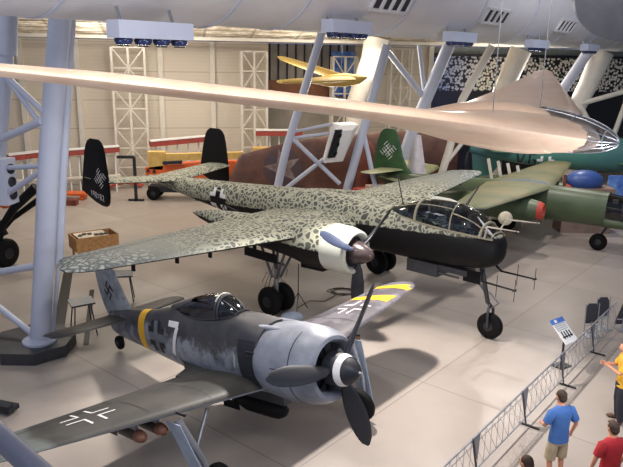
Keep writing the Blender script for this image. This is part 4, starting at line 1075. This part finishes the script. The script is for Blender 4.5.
# yellow crate behind the brown wing
q = at(275, 143, 36.3); g = MB(); g.box((q.x, q.y, 1.25), (2.4, .8, 2.5)); tag(g.build('yellow_cabinet', M['tan_yellow'], None, False), 'yellow cabinet standing behind the top edge of the brown wing', 'cabinet')
q = at(236, 158, 35.3); g = MB(); g.box((q.x, q.y, .95), (1.0, .6, 1.9)); tag(g.build('orange_cabinet', M['orange'], None, False), 'orange cabinet between the far black fin and the brown wing', 'cabinet')
# black gantry frame
a = at(117, 157, 33.4); b = at(134, 157, 33.4); e = empty('gantry_frame', V(b.x, b.y, 0), 'black gantry frame right of the near black fin', 'frame'); o = V(b.x, b.y, 0)
MB().beam(a - o, b - o, .16, .14).build('top_bar', M['ink'], e, False); MB().beam(b - o, V(0, 0, 0), .14).build('post', M['ink'], e, False); MB().beam(V(-.4, 0, .05), V(.4, 0, .05), .14, .1).build('foot', M['ink'], e, False)
# hoses
for j, (x0, x1, y, lab) in enumerate(((108, 142, 186, 'red hose bundle on the floor behind the near black fin'), (52, 66, 190, 'orange low trolley deck beside the thick steel column'))):
    a = gp(x0, y + 4); b = gp(x1, y + 2); g = MB()
    if j == 0:
        for k in range(4):
            g.tube([a + V(0, .12 * k, .1 + .05 * (k % 2)), (a + b) / 2 + V(0, .12 * k + .1, .35 + .12 * (k % 3)), b + V(0, .12 * k, .1)], .05, 8)
        tag(g.build('hose_bundle', M['red']), lab, 'hose')
    else:
        c = gp(72, 199); g.box((c.x, c.y, .3), (1.6, .7, .12)); 
        for sx in (-.6, .6): g.lathe((c.x + sx, c.y - .3, .12), (0, 1, 0), [(0, .12), (.6, .12)], 12)
        tag(g.build('trolley', M['orange'], None, False), lab, 'trolley')
for px, py, m, lab in ((60, 172, 'ink', 'dark cylinder on a stand behind the thick steel column'), ):
    q = at(px, py, 36.2); g = MB(); g.lathe((q.x, q.y, 0), (0, 0, 1), [(0, .2), (1.3, .2), (1.6, .1)], 14); tag(g.build('gas_cylinder', M[m]), lab, 'cylinder')
q = gp(72, 205); g = MB(); g.box((q.x, q.y, .14), (.55, .4, .28)); tag(g.build('tool_box', M['rust2'], None, False), 'small rust-coloured tool box on the floor below the near black fin', 'box')
# black undercarriage at the left edge
def gear():
    c = gp(6, 268); e = empty('stored_undercarriage', c, 'black wheel and angled legs of an undercarriage at the left edge', 'undercarriage')
    Y = c.y
    wheel(e, 'wheel', (0, .1, .52), .52, .34, (.75, -.3, 0))
    g = MB()
    def p(px, py, dy=0): return at(px, py, Y + dy) - c
    g.tube([p(-2, 246), p(2, 226), p(14, 208), p(36, 187)], [.12, .12, .15, .17], 10)
    g.tube([p(-2, 236, .5), p(12, 219, .5), p(38, 200, .5)], [.08, .09, .11], 10); g.tube([p(-6, 215), p(6, 235)], .1, 8)
    g.build('leg', M['black'], e)
    MB().ell(tuple(p(5, 203, .8)), (.22, .22, .2)).build('orange_cap', M['orange'], e)
gear()
# wooden crate on a trolley beyond the near wingtip
def crate():
    a = gp(70, 262); R = Matrix.Rotation(math.radians(35), 3, 'Z')
    e = empty('wooden_crate', V(a.x + .75, a.y + .5, 0), 'open wooden crate of papers beyond the near spotted wingtip', 'crate', R=R)
    g = MB(); L, W_, z0, z1 = 1.5, .95, .45, .95; t = .04
    g.box((0, 0, z0), (L, W_, t))
    for s in (-1, 1): g.box((0, s * W_ / 2, (z0 + z1) / 2), (L + t, t, z1 - z0)); g.box((s * L / 2, 0, (z0 + z1) / 2), (t, W_, z1 - z0))
    g.build('box', M['wood'], e, False)
    g = MB(); g.box((-.1, 0, z1 - .02), (L * .72, W_ * .8, .03)); g.build('lid_board', plain('pale_board', 'd9cdb8', .6), e, False)
    g = MB()
    for k in range(6): g.box((-.5 + .18 * k, random.uniform(-.25, .2), z1 + .02), (.14, .2, .03), Matrix.Rotation(random.uniform(-.6, .6), 3, 'Z'))
    g.build('paper_stack', M['cable'], e, False)
    for sx in (-1, 1):
        for sy in (-1, 1): MB().box((sx * .65, sy * .38, .22), (.07, .07, .44)).build('leg', M['wood'], e, False)
    g = gp(63, 262); m = MB().lathe((0, 0, 0), (0, 0, 1), [(0, .2), (.05, .25), (.85, .25), (.9, .2)], 18)
    o = m.build('drum', M['cable']); o.location = (g.x - .35, g.y + .25, 0); tag(o, 'dark brown drum left of the wooden crate', 'drum')
crate()
# reading stands by the fighter's tail
def stand(px, py, h, rz, label):
    g = gp(px, py); e = empty('trestle_stand', g, label, 'stand', R=Matrix.Rotation(rz, 3, 'Z'))
    MB().box((0, 0, h), (.62, .4, .05), Matrix.Rotation(.18, 3, 'X')).build('top_plate', M['gun_metal'], e, False)
    for sx, sy in ((-1, -1), (-1, 1), (1, -1), (1, 1)): MB().tube([(sx * .2, sy * .12, h - .02), (sx * .3, sy * .22, 0)], .018, 6).build('leg', M['ink'], e)
stand(84, 335, .95, .6, 'grey-topped trestle stand left of the fighter tail')
stand(124, 300, .85, .2, 'dark trestle stand right of the fighter tail fin')
# dark floor strips at left
for pa, pb, w, lab in (((70, 262), (55, 350), .3, 'long dark strip of floor covering beside the steel column'), ((92, 290), (86, 345), .14, 'short dark strip of floor covering left of the fighter tail')):
    a, b = gp(*pa), gp(*pb); g = MB().beam(a + V(0, 0, .006), b + V(0, 0, .006), w, .012); tag(g.build('floor_strip', M['dark_metal'], None, False), lab, 'mat')
# tripod and cables under the spotted wing
g0 = gp(298, 310); e = empty('tripod', g0, 'thin black tripod beside the twin main wheels', 'tripod')
MB().tube([(0, 0, .35), (0, 0, 1.45)], .014, 6).build('pole', M['ink'], e)
for k in range(3): MB().tube([(0, 0, .55), (.32 * math.cos(k * 2.1 + .4), .32 * math.sin(k * 2.1 + .4), .01)], .011, 6).build('leg', M['ink'], e)
def loopc(px, py, r, n, lab, mat):
    g = gp(px, py); m = MB(); pts = []
    for k in range(n * 12): 
        a = k * 2 * PI / 12; rr = r * (.8 + .2 * math.sin(k * .9)); pts.append((g.x + rr * math.cos(a) * 1.5, g.y + rr * math.sin(a), .02 + .004 * (k // 12)))
    m.tube(pts, .014, 6); tag(m.build('coiled_cable', M[mat]), lab, 'cable')
loopc(343, 292, .35, 3, 'coiled brown cable on the floor beyond the fighter wing', 'cable')
a, b = gp(298, 308), gp(335, 296); m = MB(); m.tube([a + V(0, 0, .02), a.lerp(b, .3) + V(0, .25, .02), a.lerp(b, .7) + V(0, -.2, .02), b + V(0, 0, .02)], .012, 6); tag(m.build('floor_cable', M['cable']), 'brown cable running from the tripod to the coil', 'cable')
g = gp(292, 322); tag(MB().ell((g.x, g.y, .16), (.32, .2, .16)).build('wheel_chock', M['fw_under']), 'blue-grey chock in front of the twin main wheels', 'chock')
# wire loops behind the wheels
m = MB(); 
for k in range(7):
    p = gp(262 + 2.5 * k, 283 + (k % 3) * 5); z = .35 + .12 * (k % 4); m.tube([(p.x, p.y, .02), (p.x + .15, p.y + .1, z), (p.x + .35, p.y, z * .8), (p.x + .3, p.y - .1, .25)], .012, 5)
tag(m.build('wire_tangle', M['gun_metal']), 'tangle of thin wires left of the twin main wheels', 'wire')

# ================================================================== BARRIER ALONG THE WALKWAY
RA = gp(443.6, 467, .72); RB = gp(560, 356, .72); RA.z = RB.z = 0; RDv = (RB - RA).normalized(); RN = V(RDv.y, -RDv.x, 0)
RR = Matrix((RDv, -RN, V(0, 0, 1))).transposed()
def section(t, L, label):
    e = empty('barrier_section', RA + RDv * t, label, 'barrier', 'wire barrier sections along the walkway', RR)
    A0, A1 = V(0, -.12, .16), V(L, -.12, .16); B0_, B1_ = V(0, 0, .72), V(L, 0, .72)
    MB().tube([A0, A1], .016, 8).build('rail', M['silver'], e); MB().tube([B0_, B1_], .02, 8).build('rail', M['silver'], e)
    MB().tube([A0.lerp(B0_, .8), A1.lerp(B1_, .8)], .008, 6).build('rail', M['silver'], e)
    w = MB(); n = int(L / .26)
    for i in range(n):
        x0, x1 = L * i / n, L * (i + 1) / n
        w.tube([A0 + V(x0, 0, 0), B0_ + V(x1, 0, 0)], .0055, 5); w.tube([B0_ + V(x0, 0, 0), A0 + V(x1, 0, 0)], .0055, 5)
    w.build('wire_lattice', M['silver'], e)
    MB().tube([(0, 0, .72), (0, -.14, .05)], .02, 8).build('post', M['gun_metal'], e)
    MB().prism([(.02, -.02, .7), (.28, -.02, .7), (.06, -.1, .3)], (0, .02, 0)).build('gusset', M['grey_metal'], e, False)
    MB().box((.0, -.22, .02), (.05, .42, .03)).build('foot', M['dark_metal'], e, False)
labs = ['wire barrier section nearest the bottom edge', 'wire barrier section left of the man in the blue shirt', 'wire barrier section just below the blue and white sign', 'wire barrier section beside the grey upright panels', 'wire barrier section farthest away by the right edge']
for k in range(5): section(-1.2 + 2.3 * k, 2.26, labs[k])
# sign
sg = gp(561, 366); RS = Matrix.Rotation(math.atan2(RDv.y, RDv.x) - .25, 3, 'Z')
e = empty('information_sign', sg, 'tilted white and blue information sign beside the barrier', 'sign', R=RS)
MB().tube([(0, 0, 0), (0, 0, .8)], .03, 8).build('post', M['dark_metal'], e); MB().box((0, 0, .015), (.4, .3, .03)).build('foot', M['dark_metal'], e, False)
Rt = Matrix.Rotation(math.radians(42), 3, 'X')
MB().box((0, 0, .9), (.5, .56, .03), Rt).build('panel', M['white'], e, False)
o_ = V(0, 0, .9)
MB().box(o_ + Rt @ V(-.0, .33, .0), (.5, .13, .034), Rt).build('blue_header', M['blue_sign'], e, False)
MB().box(o_ + Rt @ V(-.1, .33, .02), (.09, .07, .01), Rt).build('header_mark', M['white'], e, False)
g = MB()
for k in range(4): g.box(o_ + Rt @ V(-.15 + .1 * k, -.05, .018), (.045, .2 - .03 * (k % 2), .006), Rt)
g.box(o_ + Rt @ V(0, -.1, .018), (.4, .03, .006), Rt); g.build('picture_mark', M['ink'], e, False)
g = MB()
for k in range(4): g.box(o_ + Rt @ V(-.03, .24 - .05 * k, .018), (.45, .012, .004), Rt)
g.build('text_lines', M['grey_metal'], e, False)
# upright panels
for px, py, hh, lab in ((590, 335, .56, 'grey upright mesh panel, left of the three by the barrier'), (601, 328, .56, 'grey upright mesh panel, middle of the three by the barrier'), (622, 329, .5, 'grey pointed mesh panel, right of the three by the barrier')):
    g = gp(px, py); e = empty('mesh_panel', g, lab, 'panel', 'grey upright panels by the barrier', Matrix.Rotation(.12, 3, 'Z'))
    if hh > .52: b = MB().prism([(-.17, 0, .35), (.17, 0, .35), (.17, .05, .35 + hh - .1), (.1, .05, .35 + hh), (-.1, .05, .35 + hh), (-.17, .05, .35 + hh - .1)], (0, .03, 0))
    else: b = MB().prism([(-.25, 0, .15), (.25, 0, .15), (.1, .05, .15 + hh + .2), (-.0, .05, .15 + hh + .2)], (0, .03, 0))
    b.build('back', M['gun_metal'], e, False)
    f = MB()
    for s in (-.19, .19) if hh > .52 else (): f.tube([(s, .0, 0), (s, .05, .35 + hh)], .016, 6)
    f.tube([(-.19, 0, .3), (.19, 0, .3)], .016, 6); f.tube([(0, .0, 0), (0, 0, .4)], .02, 6); f.box((0, -.05, .012), (.4, .35, .024)); f.build('frame', M['silver'], e)

# ================================================================== HANDRAIL AT LOWER LEFT
a = at(-25, 414, 1.9); b = at(75, 505, 1.55)
tag(MB().tube([a + (a - b) * .4, b + (b - a) * .6], .034, 24).build('handrail', plain('handrail_grey', 'b4b6c2', .35)), 'grey round handrail crossing the lower left corner', 'handrail')
q = gp(5, 412); g = MB(); g.box((q.x, q.y, .12), (.5, .3, .1), Matrix.Rotation(-.3, 3, 'Z')); g.tube([(q.x, q.y, 0), (q.x, q.y, .2)], .05, 8); g.box((q.x + .05, q.y - .1, .2), (.3, .15, .06), Matrix.Rotation(-.3, 3, 'Z'))
tag(g.build('floor_clamp', M['ink'], None, False), 'small black clamp on the floor behind the handrail', 'clamp')

# ================================================================== PEOPLE
def skin_mesh(name, nodes, edges, radii, mat, parent, sub=1, root=0):
    me = bpy.data.meshes.new(name); me.from_pydata(nodes, edges, []); o = bpy.data.objects.new(name, me); COL.objects.link(o)
    sm = o.modifiers.new('s', 'SKIN'); sm.use_smooth_shade = True; sb = o.modifiers.new('b', 'SUBSURF'); sb.levels = sb.render_levels = sub
    bpy.context.view_layer.update()
    sv = me.skin_vertices[0].data
    for i, r in enumerate(radii):
        sv[i].radius = r if isinstance(r, tuple) else (r, r); sv[i].use_root = (i == root)
    dg = bpy.context.evaluated_depsgraph_get(); dg.update(); ev = o.evaluated_get(dg); m2 = bpy.data.meshes.new_from_object(ev)
    bpy.data.objects.remove(o); m2.name = name; m2.materials.clear(); m2.materials.append(mat)
    m2.polygons.foreach_set('use_smooth', [True] * len(m2.polygons))
    o = bpy.data.objects.new(name, m2); COL.objects.link(o); o.parent = parent
    return o
def person(loc, yaw, label, shirt, trouser, shorts, arms, H=1.76, headtilt=0., feet=((-.13, 0), (.13, 0))):
    """faces local +y; arms: for left and right: (elbow, hand) local"""
    k = H / 1.76; e = empty('person', loc, label, 'person', R=Matrix.Rotation(yaw, 3, 'Z') @ Matrix.Scale(k, 3))
    hy = headtilt
    n = [(0, 0, .95), (0, .0, 1.12), (0, -.01, 1.32), (0, 0, 1.44), (0, .02, 1.52), (0, .03 + hy * .5, 1.60), (0, .04 + hy, 1.68)]
    r = [(.16, .11), (.145, .1), (.16, .105), (.08, .07), .055, .085, .08]
    ed = [(i, i + 1) for i in range(6)]
    def add(p, rad, frm): n.append(p); r.append(rad); ed.append((frm, len(n) - 1)); return len(n) - 1
    hands = []
    for s, (el, ha) in zip((-1, 1), arms):
        sh = add((s * .19, 0, 1.41), .055, 3); c = add(el, .043, sh); h = add(ha, .029, c); d = (V(ha) - V(el)).normalized(); hd = add(tuple(V(ha) + d * .07), (.04, .022), h); hands.append((V(ha) + d * .07, d, s))
    for s, (fx, fy) in zip((-1, 1), feet):
        hp = add((s * .09, 0, .88), .088, 0); kn = add(((s * .1 + fx) / 2 + s * .01, fy * .5 + .02, .5), .06, hp); an = add((fx, fy - .02, .09), .04, kn); add((fx + s * .02, fy + .14, .035), .035, an)
    body = skin_mesh('body', n, ed, r, M['skin'], e)
    # face details and fingers are joined into the body mesh
    fx = MB()
    fx.ell((0, .04 + hy * .8, 1.655), (.078, .098, .115)); fx.ell((0, .138 + hy * .8, 1.645), (.013, .02, .025)); fx.ell((.08, .035 + hy * .8, 1.65), (.012, .025, .035)); fx.ell((-.08, .035 + hy * .8, 1.65), (.012, .025, .035))
    for p, d, s in hands:
        side = d.cross(V(0, 1, 0)); side = side.normalized() if side.length > .1 else V(1, 0, 0); nrm = side.cross(d)
        for q in range(4):
            b0 = p + side * (.026 - .0175 * q) + d * .03; L = (.07, .078, .072, .056)[q]
            fx.tube([b0, b0 + d * L * .5 + nrm * .004, b0 + d * L * .85 + nrm * .02], [.0095, .009, .007], 6)
        b0 = p - d * .02 + side * .03; fx.tube([b0, b0 + side * .025 + d * .02, b0 + side * .032 + d * .05], [.011, .01, .008], 6)
    import bmesh
    t = fx.build('tmp', M['skin']); bm = bmesh.new(); bm.from_mesh(body.data); bm.from_mesh(t.data); bm.to_mesh(body.data); bm.free(); bpy.data.objects.remove(t)
    body.data.polygons.foreach_set('use_smooth', [True] * len(body.data.polygons))
    fe = MB(); 
    for s in (-1, 1): fe.ell((s * .03, .132 + hy * .8, 1.67), (.012, .006, .007), 8, 6)
    fe.build('eyes', M['ink'], e)
    MB().ell((0, .132 + hy * .8, 1.605), (.022, .006, .006), 8, 6).build('mouth', M['rust2'], e)
    hm = MB(); hm.ell((0, .018 + hy * .8, 1.692), (.088, .1, .095), 20, 12); hm.ell((0, -.015 + hy * .6, 1.645), (.078, .068, .08), 16, 10); hm.build('hair', M['hair'], e)
    # shirt
    sh_ = MB(); prof = [(.83, .2, .14), (.95, .19, .135), (1.12, .172, .125), (1.3, .2, .138), (1.4, .215, .13), (1.46, .17, .11), (1.495, .1, .085), (1.52, .07, .072)]
    sh_.rings([[(w_ * math.cos(2 * PI * q / 28), -.005 + d_ * math.sin(2 * PI * q / 28), z_) for q in range(28)] for z_, w_, d_ in prof], False, True)
    for s, (el, ha) in zip((-1, 1), arms):
        sh = V(s * .15, 0, 1.405); m_ = V(s * .19, 0, 1.41).lerp(V(el), .8); sh_.tube([sh, V(s * .2, 0, 1.39), V(s * .2, 0, 1.39).lerp(m_, .5), m_], [.075, .088, .08, .075], 14, False)
    sh_.build('shirt', shirt, e, True, 60)
    pt = MB(); pt.rings([[(w_ * math.cos(2 * PI * q / 28), d_ * math.sin(2 * PI * q / 28), z_) for q in range(28)] for z_, w_, d_ in ((1.0, .168, .118), (.9, .19, .135), (.8, .19, .135), (.76, .15, .11))])
    for s, (fx_, fy) in zip((-1, 1), feet):
        kn = V((s * .1 + fx_) / 2 + s * .01, fy * .5 + .02, .48); an = V(fx_, fy - .02, .07); hp = V(s * .095, 0, .84)
        if shorts: pt.tube([hp, hp.lerp(kn, .5), kn], [.1, .105, .1], 18, False)
        else: pt.tube([hp, hp.lerp(kn, .5), kn, kn.lerp(an, .5), an], [.1, .1, .085, .075, .068], 18, False)
    pt.build('shorts' if shorts else 'trousers', trouser, e, True, 60)
    for s, (fx_, fy) in zip((-1, 1), feet):
        MB().ell((fx_ + s * .01, fy + .06, .045), (.055, .145, .05)).build('shoe', M['shoe'], e)
    return e
p = gp(564, 393, 1.75)
person((p.x, p.y, 0), math.radians(20), 'man in a blue T-shirt and khaki shorts seen from behind', M['blue_shirt'], M['khaki'], True,
       (((-.31, .02, 1.17), (-.2, .22, 1.08)), ((.33, -.04, 1.14), (.31, .04, .9))), 1.76, .03)
p = gp(617, 421)
person((p.x, p.y, 0), math.radians(75), 'person in a mustard yellow shirt and dark trousers at the right edge', M['yellow_shirt'], M['navy'], False,
       (((-.25, .12, 1.16), (-.08, .34, 1.26)), ((.25, .12, 1.16), (.08, .34, 1.24))), 1.78, .02)
p = gp(616, 424, 1.70)
person((p.x, p.y, 0), math.radians(15), 'person in a dark red shirt at the lower right corner', M['red_shirt'], M['navy'], False,
       (((-.31, .0, 1.15), (-.28, .1, .9)), ((.31, .0, 1.15), (.28, .1, .9))), 1.70, .02)
p = gp(531, 459, 1.72)
person((p.x, p.y, 0), math.radians(35), 'dark-haired person whose head shows at the bottom edge', M['navy'], M['navy'], False,
       (((-.31, .0, 1.15), (-.28, .1, .9)), ((.31, .0, 1.15), (.28, .1, .9))), 1.72, .05)

# ================================================================== LIGHTS
def area(loc, target, size, power, col, name='light', sy=None):
    l = bpy.data.lights.new(name, 'AREA'); l.energy = power; l.size = size; l.color = col
    if sy: l.shape = 'RECTANGLE'; l.size_y = sy
    o = bpy.data.objects.new(name, l); COL.objects.link(o); o.location = loc
    o.rotation_euler = (V(target) - V(loc)).to_track_quat('-Z', 'Y').to_euler(); return o
for i_, dz_, pw in ((-.03, -.09, 90), (.88, .16, 150), (1.8, .12, 170), (2.8, .08, 220), (3.8, .08, 200)):   # the spotlights in the boxes
    P = B0 + DD * iY(i_) + DN * .35 + V(0, 0, 7.5 + dz_); l = area(P, P - V(0, 0, 1), .5, pw, (1, .92, .87), 'spotlight_lamp', .22)
    l.rotation_euler = (0, 0, math.radians(51.2))
sl = bpy.data.lights.new('spotlight_beam', 'SPOT'); sl.energy = 3300; sl.spot_size = math.radians(92); sl.spot_blend = .35; sl.shadow_soft_size = .22; sl.color = (1, .92, .86)
P = B0 + DD * iY(.84) + DN * .35 + V(0, 0, 7.45); so = bpy.data.objects.new('spotlight_beam', sl); COL.objects.link(so); so.location = P
so.rotation_euler = (V(1.2, 12.0, 0) - P).to_track_quat('-Z', 'Y').to_euler()
area((-9, 25, 10.5), (-9, 25, 0), 5, 560, (1, .9, .76), 'overhead_light', 2)
area((-7, 33, 8.8), (-7, 34, 0), 5, 420, (1, .92, .82), 'overhead_light', 2)
area((3, 35, 8.2), (3, 34, 0), 4, 300, (1, .92, .82), 'overhead_light', 2)
area((-11, 14, 11), (-7, 15, 0), 3, 110, (.95, .94, 1), 'overhead_light')
area((3, 3, 10), (2, 10, 4), 4, 110, (.94, .92, 1), 'overhead_light')
area((.5, 5.2, 10), (1.2, 9.6, 6.6), 7, 420, (1, .96, .93), 'overhead_light', 1)  # unseen fill added to brighten the tan glider
area((12, 19, 12.5), (12, 28, 0), 5, 380, (.96, .96, 1), 'overhead_light')
area((-9, 34, 5.6), (-9, 31, 14), 5, 500, (1, .94, .86), 'upward_fill', 1.5)  # this and the next two: unseen fills added to brighten the roof
area((1, 36, 5.6), (1, 32, 14), 5, 450, (1, .94, .86), 'upward_fill', 1.5)
area((12, 39, 5.8), (12, 35, 14), 5, 450, (1, .94, .88), 'upward_fill', 1.5)
area((-6, 4, 4.5), (-3, 12, 9.5), 2.5, 170, (.85, .88, 1), 'upward_fill', 1)  # added with the one below to lift the duct underside, no visible fixture
area((6, 8, 3.8), (6, 22, 9.5), 2.5, 300, (.9, .92, 1), 'upward_fill', 1)
w = bpy.data.worlds.new('world'); S.world = w; w.use_nodes = True; bg = w.node_tree.nodes['Background']
bg.inputs[0].default_value = (.62, .70, 1, 1); bg.inputs[1].default_value = .24
S.view_settings.view_transform = 'Standard'; S.view_settings.look = 'None'; S.view_settings.exposure = .24; S.view_settings.gamma = 1
